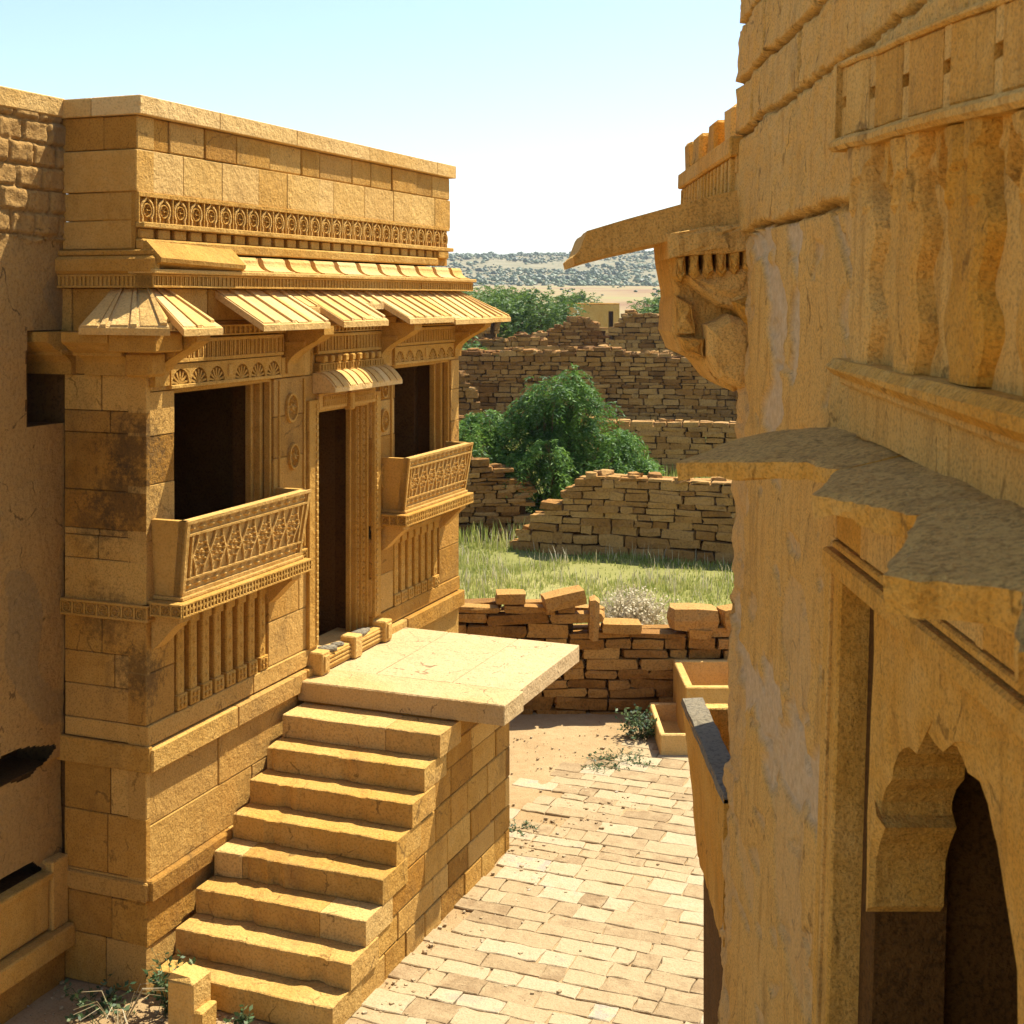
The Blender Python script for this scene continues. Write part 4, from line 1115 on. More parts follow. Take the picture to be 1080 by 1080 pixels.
# pale dry tuft on wall
m = MB(); R = random.Random(8)
for i in range(900):
    th = R.uniform(0, 2*pi); el = R.uniform(.3, 1.4); l_ = R.uniform(.25, .6); d_ = Vector((cos(th)*cos(el), sin(th)*cos(el), sin(el))); b_ = Vector((R.gauss(0, .12), R.gauss(0, .08), 0)); s2 = d_.orthogonal().normalized()*.005
    e_ = b_+d_*l_
    m.add([b_-s2, b_+s2, e_+s2*.5, e_-s2*.5], [(0, 1, 2, 3)], R.random())
    for q in range(3):
        c_ = b_+d_*l_*R.uniform(.6, 1); o_ = Vector((R.uniform(-1, 1), R.uniform(-1, 1), R.uniform(-1, 1))).normalized()*.022; o2 = o_.cross(d_).normalized()*.014
        m.add([c_-o_, c_+o2, c_+o_, c_-o2], [(0, 1, 2, 3)], R.uniform(.5, 1))
o = m.build('dry_shrub', M['straw'], recalc=False); o.location = (1.55, 17.0, .75); tag(o, 'pale dry seeding shrub rising behind the dip in the low wall', 'shrub')
# weeds
def weed(name, label, loc, n, r, leaf, seed, mat=M['weed'], h=.25, grp='green weeds growing at the foot of the stonework'):
    R = random.Random(seed); m = MB()
    for i in range(n):
        th = R.uniform(0, 2*pi); l_ = R.uniform(.4, 1)*r; hh = R.uniform(.2, 1)*h; b_ = Vector((R.gauss(0, r*.15), R.gauss(0, r*.15), 0)); e_ = Vector((cos(th)*l_, sin(th)*l_, hh))
        m.tube([b_, b_.lerp(e_, .5)+Vector((0, 0, hh*.25)), e_], [.003, .002, .001], 3, .3)
        for q in range(7):
            t = R.uniform(.3, 1); c_ = b_.lerp(e_, t)+Vector((0, 0, hh*.25*(1-abs(t-.5)*2))); d_ = Vector((R.uniform(-1, 1), R.uniform(-1, 1), R.uniform(-.2, .8))).normalized(); ll = leaf*R.uniform(.5, 1.2)
            s2 = d_.cross(Vector((R.uniform(-1, 1), R.uniform(-1, 1), 1))).normalized()*ll*.28
            m.add([c_, c_+d_*ll*.5+s2, c_+d_*ll, c_+d_*ll*.5-s2], [(0, 1, 2, 3)], R.random())
    o = m.build(name, mat, recalc=False); o.location = loc; tag(o, label, 'weed', grp); return o
P = lambda v, u: (lambda q: (q.x, q.y, -.02))(to_world((v, u, 0)))
weed('weed', 'leafy weed climbing between the house corner and the broken stone post', P(.28, -.10), 34, .20, .055, 1, h=.42)
weed('weed', 'sprawling weed with long stalks at the foot of the plastered wall', P(-.18, -.32), 26, .34, .05, 2, h=.22)
weed('weed', 'small weed at the foot of the lowest stair right of the stone post', P(.95, -.22), 30, .15, .045, 3, h=.20)
weed('weed', 'dark green weed beside the stone trough at the back of the courtyard', (1.45, 15.1, -.02), 60, .30, .06, 4, h=.35)
weed('weed', 'flat spreading weed on the sand in front of the trough', (1.15, 14.3, -.02), 70, .50, .035, 5, h=.05)
weed('weed', 'tiny weed in the paving joint near the landing', (.05, 12.5, -.01), 30, .22, .03, 6, h=.04)
m = MB(); R = random.Random(91)
for i in range(2200):
    q = R.random()
    if q < .35: v_, u_ = 1.5+abs(R.gauss(0, .35)), R.uniform(-.3, 5)
    elif q < .6: v_, u_ = R.uniform(0, 6), 6.1+R.gauss(0, .45)
    elif q < .8: v_, u_ = R.uniform(-.7, 1.6), -abs(R.gauss(0, .3))-.02
    else: v_, u_ = R.uniform(.5, 6), R.uniform(-1.5, 6)
    p = to_world((v_, u_, 0))
    if p.y > 15.9: continue
    k = .004+.013*R.random()**4
    m.rock((p.x, p.y, terrain(p.x, p.y)+k*.5+.006), (k*2, k*1.6, k*1.2), Matrix.Rotation(R.uniform(0, 6), 3, 'Z'), .4, .12, R.random())
o = m.build('gravel', M['paving'], recalc=False); tag(o, 'loose grit and pebbles along the stair foot and over the paving joints', 'gravel', kind='stuff')
# dry stems by plaster wall
m = MB(); R = random.Random(77)
for i in range(16):
    th = R.uniform(0, 2*pi); e_ = Vector((cos(th)*.25, sin(th)*.25, R.uniform(.12, .3))); m.tube([(0, 0, 0), e_*.6+Vector((0, 0, .1)), e_+Vector((cos(th)*.06, 0, -.03))], [.004, .003, .002], 4, R.random())
o = m.build('dry_stalks', M['straw']); o.location = P(.1, -.42); tag(o, 'thin pale dry stalks beside the house corner', 'stalks')

# hill scrub
m = MB(); R = random.Random(55); t_ = (1+5**.5)/2
ICO = [Vector(v).normalized() for v in [(-1,t_,0),(1,t_,0),(-1,-t_,0),(1,-t_,0),(0,-1,t_),(0,1,t_),(0,-1,-t_),(0,1,-t_),(t_,0,-1),(t_,0,1),(-t_,0,-1),(-t_,0,1)]]
ICF = [(0,11,5),(0,5,1),(0,1,7),(0,7,10),(0,10,11),(1,5,9),(5,11,4),(11,10,2),(10,7,6),(7,1,8),(3,9,4),(3,4,2),(3,2,6),(3,6,8),(3,8,9),(4,9,5),(2,4,11),(6,2,10),(8,6,7),(9,8,1)]
for i in range(10500):
    y = R.uniform(560, 1060); x = R.uniform(-.16, .30)*y
    if mn.noise((x/60., y/60., 3)) < R.uniform(-.5, .1): continue
    s_ = R.uniform(.5, 1.25)*(1.8 if R.random() < .12 else 1); c = Vector((x, y, terrain(x, y)+s_*.3)); tn = R.random()
    m.add([c+Vector((v.x*s_*R.uniform(.7, 1.4), v.y*s_, v.z*s_*R.uniform(.5, .95))) for v in ICO], ICF, tn)
sc = m.build('hill_scrub', M['scrub'], recalc=False); tag(sc, 'countless small dark shrubs dotting the distant sandy hill', 'scrub', kind='stuff')
m = MB()
for i in range(260):
    y = R.uniform(230, 590); x = R.uniform(-.18, .30)*y
    if R.random() < .5: continue
    s_ = R.uniform(.3, .9); c = Vector((x, y, terrain(x, y)+s_*.3)); m.add([c+Vector((v.x*s_*R.uniform(.7, 1.4), v.y*s_, v.z*s_*.7)) for v in ICO], ICF, R.random())
o = m.build('plain_scrub', M['scrub'], recalc=False); tag(o, 'tiny shrubs scattered over the flat plain before the hill', 'scrub', kind='stuff')

# ================================================================== HAZE
if True:
    m = MB(); m.box(-3150, 3150, -950, 4150, -3, 75); hz = m.build('haze', M['ground'])
    hm = bpy.data.materials.new('haze_air'); hm.use_nodes = True; ht = hm.node_tree; ht.nodes.clear()
    ho = ht.nodes.new('ShaderNodeOutputMaterial'); hv_ = ht.nodes.new('ShaderNodeVolumePrincipled'); hv_.inputs['Density'].default_value = .00018
    hv_.inputs['Color'].default_value = (.86, .93, 1, 1); hv_.inputs['Anisotropy'].default_value = .2
    ht.links.new(hv_.outputs[0], ho.inputs['Volume']); hz.data.materials.clear(); hz.data.materials.append(hm); tag(hz, kind='stuff')

# ================================================================== TROUGHS
def trough(name, label, x0, x1, y0, y1, h, t, loc=(0, 0, 0), mat='carved'):
    m = MB()
    m.box(x0, x1, y0, y0+t, 0, h, .7, .012); m.box(x0, x1, y1-t, y1, 0, h, .8, .012); m.box(x0, x0+t, y0+t, y1-t, 0, h-.003, .7, .01); m.box(x1-t, x1, y0+t, y1-t, 0, h-.003, .7, .01)
    m.box(x0+t, x1-t, y0+t, y1-t, 0, .06, .3)
    o = m.build(name, M[mat]); o.location = loc; tag(o, label, 'trough'); return o
trough('stone_trough', 'low narrow stone trough on the ground at the foot of the courtyard wall', 0, .55, 0, 1.15, .26, .055, (1.62, 14.5, -.03), 'coping')
trough('stone_basin', 'taller open stone basin with sunlit rims behind the low trough', 0, 1.6, 0, 1.15, .70, .09, (1.93, 14.75, -.03), 'smooth')

# ================================================================== RIGHT HOUSE
C0, KB = 1.10, .03
rh = empty('weathered_house', (1.1, 5, 0)); tag(rh, 'close weathered yellow stone house wall with broken eave ledge and cusped arch doorway', 'house')
OX, OY = -1.1, -5
def xw(z): return C0+KB*(z-5)
def rp(x, y, off=0.):        # where a line of sight meets the wall plane -> (Y, z)
    Y = (C0-off)/((x-540)/1400+KB*(y-314)/1400); return Y, 5-(y-314)/1400*Y
YE = 6.62
zl = [5.31, 5.80, 6.06, 6.35]
def seg_d(a, z, pts):
    best = 9
    for (p, q) in zip(pts[:-1], pts[1:]):
        dx, dz = q[0]-p[0], q[1]-p[1]; t = max(0, min(1, ((a-p[0])*dx+(z-p[1])*dz)/(dx*dx+dz*dz+1e-9)))
        best = min(best, math.hypot(a-p[0]-t*dx, z-p[1]-t*dz))
    return best
streakA = [rp(*p) for p in ((768, 640), (778, 700), (805, 750), (835, 800), (862, 845))]
streakB = [rp(*p) for p in ((800, 235), (810, 300), (820, 350), (812, 420))]
streakC = [rp(*p) for p in ((835, 235), (842, 300), (838, 380))]
streakD = [rp(*p) for p in ((880, 215), (905, 330), (900, 450))]
def rh_fn(s, z):
    a = s
    d = .010*fb(a, z, 1.6)+.006*fb(a, z, 8, 3); mo = 0
    if z > 5.30+.03*mn.noise((a*3, 2, 0)):
        # big irregular blocks
        zz_ = z+.035*mn.noise((a*1.6, 1, 0))+.01*mn.noise((a*7, z*3, 0))
        r = sum(zz_ > q for q in zl); lo = ([5.30]+zl)[r]; hi = (zl+[6.7, 7])[r] if r < 5 else 7.2
        if r >= 4: lo = 6.35+.33*math.floor((zz_-6.35)/.33); hi = lo+.33; r = int(4+(zz_-6.35)/.33)
        joints = {0: [4.3, 5.4], 1: [3.2, 4.25, 6.05], 2: [3.7, 5.15, 6.2], 3: [3.0, 4.9, 5.9]}.get(r, [2.6+.4*(r % 2), 3.9, 5.3, 6.1])
        e = min(abs(zz_-lo), abs(hi-zz_))
        for j in joints: e = min(e, abs(a+.04*mn.noise((z*4, r, 0))-j))
        e += .012*mn.noise((a*18, z*18, 0))+.006*mn.noise((a*50, z*50, 0)); k = min(1, max(0, e/.017))
        d += -.07+.080*k+.008*fb(a, z, 14, 2)+.02*mn.noise((r*3.3, sum(a > j for j in joints)*2.7, 0)); mo = -(1-k)*.9 if k < .8 else 0
    elif a > 4.2:
        md = min(seg_d(a, z, streakA)/1.7, seg_d(a, z, streakB)/2.0, seg_d(a, z, streakC)*1.0)
        ed = md+.10*mn.noise((a*2.5, z*5, 1))+.05*mn.noise((a*9, z*12, 1))
        if ed < .09: mo = min(1, (.09-ed)/.02); d -= .020*mo
        if seg_d(a, z, streakD) < .03: mo = .6; d -= .02
        # peeled rough edge by the corner
        ee = (YE-a)+.35*mn.noise((z*1.8, 3, 0))+.12*mn.noise((z*9, 7, 0))
        if ee < .50: d += -.034+.022*fb(a, z, 7); mo = max(mo, .30)
        ch = mn.noise((a*4, z*9, 6))
        if ch > .38: d -= .014; mo = max(mo, .45)
        if mn.noise((a*1.3+3, z*2.1, 16)) > .30+.1*mn.noise((a*8, z*9, 3)): d -= .010; mo = max(mo, .28)
    return d, mo
def rh_map(s, d, z):
    x0 = xw(z)
    er = .05*mn.noise((z*2.2, 9, 0))+.02*mn.noise((z*9, 2, 0))
    ye = YE+er
    if s <= YE: 
        k = s/YE if s > 0 else 1
        return (x0-d+OX, s+(er if s > 6 else 0)*(s-6)/.62+OY if s > 6 else s+OY, z)
    return (x0+(s-YE)-.0+OX-d*max(0, 1-(s-YE)*8), ye+d*.6+OY, z)
AR = [(921,956),(922,930),(923,907),(927,890),(933,873),(929,860),(929,846),(933,832),(940,822),(941,808),(946,795),(952,789),(958,788),(966,795),(971,784),(978,773),(986,785),(994,793),(1000,786),(1008,787),(1014,800),(1019,815),(1032,824),(1040,848),(1045,874),(1048,882),(1060,905),(1068,930),(1071,959),(1072,1080),(1072,1190)]
ARW = [rp(x, y, -.060) for x, y in AR]
FRl = rp(899, 604)[0]                                   # Y of the far edge of the door frame
DZ = 4.12
FY0, FY1 = 2.15, FRl                                     # door recess Y range
print('door', FRl, ARW[0], ARW[15], ARW[-2], rp(905, 455), rp(870, 378), rp(885, 156), rp(904, 976))
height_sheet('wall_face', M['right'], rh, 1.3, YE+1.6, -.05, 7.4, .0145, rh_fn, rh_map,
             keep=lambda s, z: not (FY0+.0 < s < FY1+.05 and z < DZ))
m = MB(); m.box(.02, 2.0, -6, -3.8, 0, 7.6); m.box(1.9, 2.1, -4, 1.6, 0, 7.6); m.box(.3, 2.1, 1.3, 1.5, 0, 7.6)
m.box(.06, 2.1, -4.0, 1.5, 7.55, 7.6)
m.box(.9, 1.0, -3.79, 1.29, 0, 4.2); m.box(.06, 1.0, -3.79, 1.29, 4.2, 4.3)
m.build('inner_wall', M['inner'], rh)
def RW(p): # (Y, out, z) -> local with batter
    return (xw(p[2])-p[1]+OX, p[0]+OY, p[2])
def skewbox(m, Ya, Yb, za0, za1, zb0, zb1, o0, o1, tone=.5, bev=0):
    """box between Y=Ya (z za0..za1) and Y=Yb (zb0..zb1), out o0..o1"""
    e = bev
    def ring(Y, z0, z1, s_): return [(Y, o0, z0), (Y, o1, z0+e), (Y, o1, z1-e), (Y, o0, z1)] if not e else [(Y, o0, z0), (Y, o1-e, z0), (Y, o1, z0+e), (Y, o1, z1-e), (Y, o1-e, z1), (Y, o0, z1)]
    N = 10; vs_ = []
    for i in range(N+1):
        t = i/N; Y = Ya+(Yb-Ya)*t; w_ = .004*mn.noise((Y*5, za0, 0))
        vs_ += [(p[0], p[1]+w_, p[2]+w_) for p in ring(Y, za0+(zb0-za0)*t, za1+(zb1-za1)*t, 0)]
    n_ = 6 if e else 4
    fs = [[i*n_+k, i*n_+(k+1) % n_, (i+1)*n_+(k+1) % n_, (i+1)*n_+k] for i in range(N) for k in range(n_)]+[list(range(n_)), [N*n_+k for k in range(n_)]]
    m.T = RW; m.add(vs_, fs, tone); m.T = None
YN = 1.9     # near end of features (well outside the frame)
def line(xa, ya, xb, yb, off=0):
    """feature line through two sight points; returns z at YN and at the far end"""
    (Ya, za), (Yb, zb) = rp(xa, ya, off), rp(xb, yb, off); s_ = (zb-za)/(Yb-Ya); return Ya, za, za+s_*(YN-Ya)
# frieze with square holes
Yf, zb_, zbn = line(885, 156, 1080, 108, .05); _, zt_, ztn = line(889, 66, 1037, 5, .05)
m = MB(); skewbox(m, YN, Yf, zbn, ztn, zb_, zt_, -.02, .030, .5)
skewbox(m, YN, Yf+.01, zbn-.012, zbn+.028, zb_-.012, zb_+.028, -.02, .085, .7, .012)
skewbox(m, YN, Yf+.01, ztn-.018, ztn+.004, zt_-.018, zt_+.004, -.02, .07, .7, .008)
skewbox(m, Yf-.035, Yf+.01, zb_, zt_, zb_, zt_, -.02, .075, .7, .008)
Y = Yf-.05
while Y > YN:
    Yb = Y-.34; t0, t1 = (Yf-Y)/(Yf-YN), (Yf-Yb)/(Yf-YN)
    zl0, zl1 = zb_+(zbn-zb_)*t1+.03, zb_+(zbn-zb_)*t0+.03; zh0, zh1 = zt_+(ztn-zt_)*t1-.02, zt_+(ztn-zt_)*t0-.02
    zm = (zl0+zh0)/2
    # panel in pieces round the square socket at the near edge
    skewbox(m, Yb+.006, Y-.05, zl0, zh0, zl1, zh1, .02, .058, rnd.random(), .006)
    skewbox(m, Y-.05, Y-.0, zl1, (zl1+zh1)/2-.018, zl1, (zl1+zh1)/2-.018, .02, .058, .5); skewbox(m, Y-.05, Y, (zl1+zh1)/2+.018, zh1, (zl1+zh1)/2+.018, zh1, .02, .058, .5)
    Y = Yb
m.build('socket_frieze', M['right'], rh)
# hanging drop panel
Yp, _z, _ = line(905, 160, 905, 160.1) if 0 else (rp(907, 160)[0], 0, 0)
zd1 = zb_-.012
(Yq, zdl) = rp(905, 385); _, zdln = rp(1080, 410)
m = MB(); skewbox(m, YN, Yp, rp(1080, 408)[1]-.05, zbn-.02, zdl-.02, zd1, -.07, -.028, .45)
Y = Yp-.20
PN = random.Random(6)
while Y > YN-.3:
    t0 = (Yp-Y)/(Yp-YN); zT = zd1+(zbn-.02-zd1)*t0; zB = zdl+.0; H__ = zT-zB
    left = []; right = []
    for k in range(29):
        q = k/28; zz2 = zT-q*H__*.985
        wl = .155+.032*math.cos(q*2*pi*2.5)+.012*mn.noise((Y*5, q*9, 1)); wr = .155+.032*math.cos(q*2*pi*2.5+.5)+.012*mn.noise((Y*5, q*9, 7))
        left.append((Y-wl, zz2)); right.append((Y+wr, zz2))
    rows = 28; K = 8; vs_ = []
    for k in range(rows+1):
        for c in range(K+1):
            u_ = c/K; yy = left[k][0]+(right[k][0]-left[k][0])*u_
            dd = -.03 if c in (0, K) else (.038 if c in (1, K-1) else .046)+.006*mn.noise((yy*9, left[k][1]*9, 4))
            # V-shaped hanging leaves cut into the head of the panel
            q = k/rows
            for cc in (.28, .72):
                if abs(u_-cc) < .20*(1-q/.34) and q < .34: dd += .020*(1-q/.34*.3)
            vs_.append((yy, dd, left[k][1]))
    m.T = RW
    m.add(vs_, [[k*(K+1)+c, k*(K+1)+c+1, (k+1)*(K+1)+c+1, (k+1)*(K+1)+c] for k in range(rows) for c in range(K)], PN.random()); m.T = None
    # narrow drop carved between two panels
    m.T = RW; a = Y-.2325
    q = [(a+.055, -.03, zT), (a-.055, -.03, zT), (a, -.03, zT-H__*.34), (a+.03, .035, zT), (a-.03, .035, zT), (a, .035, zT-H__*.22)]
    m.add(q, [(0,1,4,3),(1,2,5,4),(2,0,3,5),(3,4,5)], PN.random()); m.T = None
    Y -= .465
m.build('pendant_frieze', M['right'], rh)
# moulded ledge
Ya, zt1, ztn1 = line(871, 378, 1080, 428, .09); _, zb1, zbn1 = line(873, 396, 1080, 472, .09)
m = MB(); skewbox(m, YN, Ya, zbn1, ztn1, zb1, zt1, -.03, .09, .6, .025)
skewbox(m, YN, Ya-.02, zbn1-.03, zbn1+.01, zb1-.03, zb1+.01, -.03, .05, .5, .01)
skewbox(m, YN, rp(903, 430)[0], rp(1080, 545)[1]-.0, zbn1, rp(905, 455)[1], zb1, -.03, .022, .5)
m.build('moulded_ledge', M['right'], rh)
# broken eave ledge: three slabs, sloping out and down
def ledge_slab(Yn, Yf_, tip_n, tip_f, zin, zout, th, seed, mats):
    R = random.Random(seed); m = MB(); N = 22; K = 9; top = []; 
    for i in range(N+1):
        t = i/N; row = []
        Y = Yn+(Yf_-Yn)*t
        for k in range(K+1):
            q = k/K; xi = xw(zin)+.02; xo = tip_n+(tip_f-tip_n)*t+.02*mn.noise((Y*4, seed, 0))+.008*mn.noise((Y*17, seed, 1))
            yy = Y+(.035*mn.noise((q*3, seed, 5))+.015*mn.noise((q*11, seed, 8)) if i in (0, N) else 0)
            if i == 0: yy += -.10*(1-q)
            row.append((xi+(xo-xi)*q+OX, yy+OY, zin+(zout-zin)*q+.010*mn.noise((Y*5, q*5, seed))))
        top.append(row)
    n1 = K+1; vs_ = [p for r in top for p in r]; b = len(vs_)
    vs_ += [(p[0]+(.012 if k == K else 0), p[1], p[2]-th*(1+.3*mn.noise((p[1]*5, p[0]*7, seed)))*(1 if k < K else .8)) for r in top for k, p in enumerate(r)]
    m.cur = 0; m.add(vs_, [[i*n1+k, i*n1+k+1, (i+1)*n1+k+1, (i+1)*n1+k] for i in range(N) for k in range(K)], R.random())
    m.cur = 1; fs = [[b+i*n1+k, b+(i+1)*n1+k, b+(i+1)*n1+k+1, b+i*n1+k+1] for i in range(N) for k in range(K)]
    for k in range(K): fs.append([k, k+1, b+k+1, b+k]); fs.append([N*n1+k, b+N*n1+k, b+N*n1+k+1, N*n1+k+1])
    for i in range(N): fs.append([i*n1+K, (i+1)*n1+K, b+(i+1)*n1+K, b+i*n1+K]); fs.append([i*n1, b+i*n1, b+(i+1)*n1, (i+1)*n1])
    base = len(m.v)-len(vs_)
    for f in fs: m.f.append([q+base for q in f]); m.t.append(.6); m.mi.append(1)
    return m.build('eave_ledge_slab', mats, rh, recalc=True)
EM = [M['eave_top'], M['right']]
zi3 = 4.57
def ledge_piece(outl, th, seed):
    """broken slab: plan outline (X, Y) on a plane falling away from the wall"""
    m = MB(); n0 = []
    for i in range(len(outl)):
        a, b = outl[i], outl[(i+1) % len(outl)]; k = max(1, int(math.hypot(b[0]-a[0], b[1]-a[1])/.035))
        for q in range(k):
            x, y = a[0]+(b[0]-a[0])*q/k, a[1]+(b[1]-a[1])*q/k
            if x < 1.0: x += .012*mn.noise((x*22, y*22, seed))+.02*mn.noise((x*6, y*6, seed)); y += .012*mn.noise((x*20, y*20, seed+5))+.02*mn.noise((x*5, y*5, seed+3))
            n0.append((x, y))
    cx_ = sum(p[0] for p in n0)/len(n0); cy_ = sum(p[1] for p in n0)/len(n0); n_ = len(n0)
    zt = lambda x, y: 4.57-.2*(1.1-x)+.012*mn.noise((x*4, y*4, seed))+.004*mn.noise((x*17, y*17, seed))
    K = 8; vs_ = []
    for k in range(K):
        f = 1-k/K
        for (x, y) in n0:
            X, Y = cx_+(x-cx_)*f, cy_+(y-cy_)*f; vs_.append((X+OX, Y+OY, zt(X, Y)-(.006 if k == 0 else 0)))
    vs_.append((cx_+OX, cy_+OY, zt(cx_, cy_)))
    m.cur = 0; fs = [[k*n_+i, k*n_+(i+1) % n_, (k+1)*n_+(i+1) % n_, (k+1)*n_+i] for k in range(K-1) for i in range(n_)]+[[(K-1)*n_+i, (K-1)*n_+(i+1) % n_, K*n_] for i in range(n_)]
    m.add(vs_, fs, .5); b = len(m.v)
    low = [(x+(cx_-x)*.02+OX, y+(cy_-y)*.02+OY, zt(x, y)-th*(1+.5*mn.noise((x*7, y*7, seed+9)))) for x, y in n0]
    mid = [(x+OX+.006*mn.noise((x*30, y*30, 1)), y+OY, zt(x, y)-th*.5) for x, y in n0]
    m.cur = 1; m.add([vs_[i] for i in range(n_)]+mid+low, [[i, (i+1) % n_, (i+1) % n_+n_, i+n_] for i in range(n_)]+[[i+n_, (i+1) % n_+n_, (i+1) % n_+2*n_, i+2*n_] for i in range(n_)]+[list(range(2*n_, 3*n_))], .6)
    m.cur = 0
    return m.build('eave_ledge_slab', EM, rh)
ledge_piece([(.552, 4.40), (.56, 4.46), (.72, 4.60), (.90, 4.66), (1.13, 4.52), (1.13, 3.69), (.904, 3.69), (.84, 3.95), (.70, 4.20)], .058, 3)
ledge_piece([(.904, 3.685), (1.13, 3.685), (1.13, 2.91), (.894, 2.91), (.767, 3.36)], .060, 4)
ledge_piece([(.894, 2.905), (1.13, 2.905), (1.13, 1.9), (.72, 1.9), (.85, 2.21), (.694, 2.47), (.80, 2.70)], .075, 5)
# door surround
m = MB()
zt0 = DZ
def vline(x, y): return rp(x, y)[0]
Yfr = FY1
m.T = RW
# outer jamb strip
vs_=None
m.box(Yfr+.04, Yfr+.24, -.14, .03, -.05, DZ+.02, .6, .008)
m.box(Yfr+.11, Yfr+.125, .02, .042, -.05, DZ+.02, .5, .003)

m.T = None
_, zq, zqn = line(899, 604, 1080, 752); _, zr, zrn = line(870, 532, 1080, 690)
skewbox(m, YN, Yfr+.17, zqn-.02, zqn+.05, zq-.02, zq+.05, -.06, .055, .6, .010)
skewbox(m, YN, Yfr+.10, zqn+.06, zqn+.085, zq+.06, zq+.085, -.06, .040, .6, .006)
m.build('door_frame', M['right'], rh)
m = MB()    # socketed band over the door, below the eave
Y = Yfr+.12; 
while Y > YN:
    Yb = Y-.33; f0 = lambda yy: zq+(zqn-zq)*(Yfr-yy)/(Yfr-YN)+.09; f1 = lambda yy: min(zi3-.02, f0(yy)+.30)
    skewbox(m, Yb+.005, Y-.045, f0(Yb), f1(Yb), f0(Y), f1(Y), -.06, .034+rnd.uniform(-.004, .004), rnd.random(), .005)
    zc_ = (f0(Y)+f1(Y))/2
    skewbox(m, Y-.045, Y, f0(Y), zc_-.02, f0(Y), zc_-.02, -.06, .034, .5); skewbox(m, Y-.045, Y, zc_+.02, f1(Y), zc_+.02, f1(Y), -.06, .034, .5)
    Y = Yb
m.build('socket_band', M['right'], rh)
# cusped arch plate
m = MB()
yl = Yfr-.10
o_f, o_b = -.045, -.275
zlow = ARW[0][1]-.03
ztop = zq-.02
poly = list(ARW)
# strip the plate into quads between the outline and outer boundary
def outer(p):
    return None
outl = [(yl, zlow)]+[(yl, zlow)]*0
vsF = []; n_ = len(poly)
ycen = rp(978, 900)[0]
def outpt(i):
    y, z = poly[i]
    L_ = n_-1; t = i/L_
    tl = .38; tr = .62
    if i <= 10: return (yl, zlow+(ztop-zlow)*(i/10))
    if i <= 22: return (yl+(FY0-.1-yl)*((i-10)/12), ztop)
    return (FY0-.1, ztop+(-.05-ztop)*((i-22)/(n_-1-22)))
NR = 4
pts_rows = []
for i in range(n_):
    a_ = poly[i]; b_ = outpt(i); pts_rows.append([(a_[0]+(b_[0]-a_[0])*k/NR, a_[1]+(b_[1]-a_[1])*k/NR) for k in range(NR+1)])
front = []; 
for r in pts_rows:
    for k, (yy, zz2) in enumerate(r): front.append((yy, o_f-(.018 if k == 0 else 0)+.006*mn.noise((yy*6, zz2*6, 0)), zz2))
backv = [(r[0][0], o_b, r[0][1]) for r in pts_rows]
m.T = RW
fs = [[i*(NR+1)+k, i*(NR+1)+k+1, (i+1)*(NR+1)+k+1, (i+1)*(NR+1)+k] for i in range(n_-1) for k in range(NR)]
bb = len(front); fs += [[i*(NR+1), (i+1)*(NR+1), bb+i+1, bb+i] for i in range(n_-1)]
b3 = bb+len(backv); outb = [(r[-1][0], o_b, r[-1][1]) for r in pts_rows]
fs += [[bb+i, bb+i+1, b3+i+1, b3+i] for i in range(n_-1)]
fs += [[0*(NR+1)+k for k in range(NR+1)]+[b3, bb]]+[[i*(NR+1)+NR, b3+i, b3+i+1, (i+1)*(NR+1)+NR] for i in range(n_-1)]
m.add(front+backv+outb, fs, .6); m.T = None
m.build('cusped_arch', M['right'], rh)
m = MB()       # brown masonry seen through the arch
RRR = random.Random(4)
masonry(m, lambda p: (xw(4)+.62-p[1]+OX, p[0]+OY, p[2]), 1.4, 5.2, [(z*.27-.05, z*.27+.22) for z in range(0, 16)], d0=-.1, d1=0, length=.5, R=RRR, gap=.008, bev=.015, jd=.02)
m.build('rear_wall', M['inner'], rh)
m = MB(); m.T = RW; m.box(Yfr-.10, Yfr+.045, -.30, -.07, -.05, DZ+.0, .3, .006)
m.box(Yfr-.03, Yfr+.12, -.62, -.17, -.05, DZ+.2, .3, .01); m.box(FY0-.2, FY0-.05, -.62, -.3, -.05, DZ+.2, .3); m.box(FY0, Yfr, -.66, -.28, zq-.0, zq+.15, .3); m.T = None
m.build('door_reveal', M['inner'], rh)

# canopy slab at the far upper corner, bracket under it, parapet with merlons
m = MB(); YC = 6.50
def pxz(x, y, Y): return ((x-540)/1400*Y, 5-(y-314)/1400*Y)
top = [(604, 271), (611, 264), (619, 243), (660, 231), (700, 220), (740, 209), (790, 197)]; bot = [(800, 236), (760, 243), (705, 254), (660, 264), (625, 273), (606, 279)]
prof = [pxz(x, y, YC) for x, y in top]+[pxz(x, y, YC) for x, y in bot]
NS = 14; n_ = len(prof); vs_ = []
for i in range(NS+1):
    Y = YC+1.25*i/NS
    for k, (x, z) in enumerate(prof):
        jn = .006*mn.noise((x*6+k, Y*3, 2)); vs_.append((x+OX+(.02*mn.noise((Y*4, 1, 0)) if k in (0, n_-1) else 0), Y+OY+(.02*mn.noise((x*9, z*9, 4)) if i == 0 else 0), z+jn))
m.add(vs_, [[i*n_+k, i*n_+(k+1) % n_, (i+1)*n_+(k+1) % n_, (i+1)*n_+k] for i in range(NS) for k in range(n_)]+[list(range(n_)), [NS*n_+k for k in range(n_)]], .5)
m.build('canopy_slab', M['right'], rh)
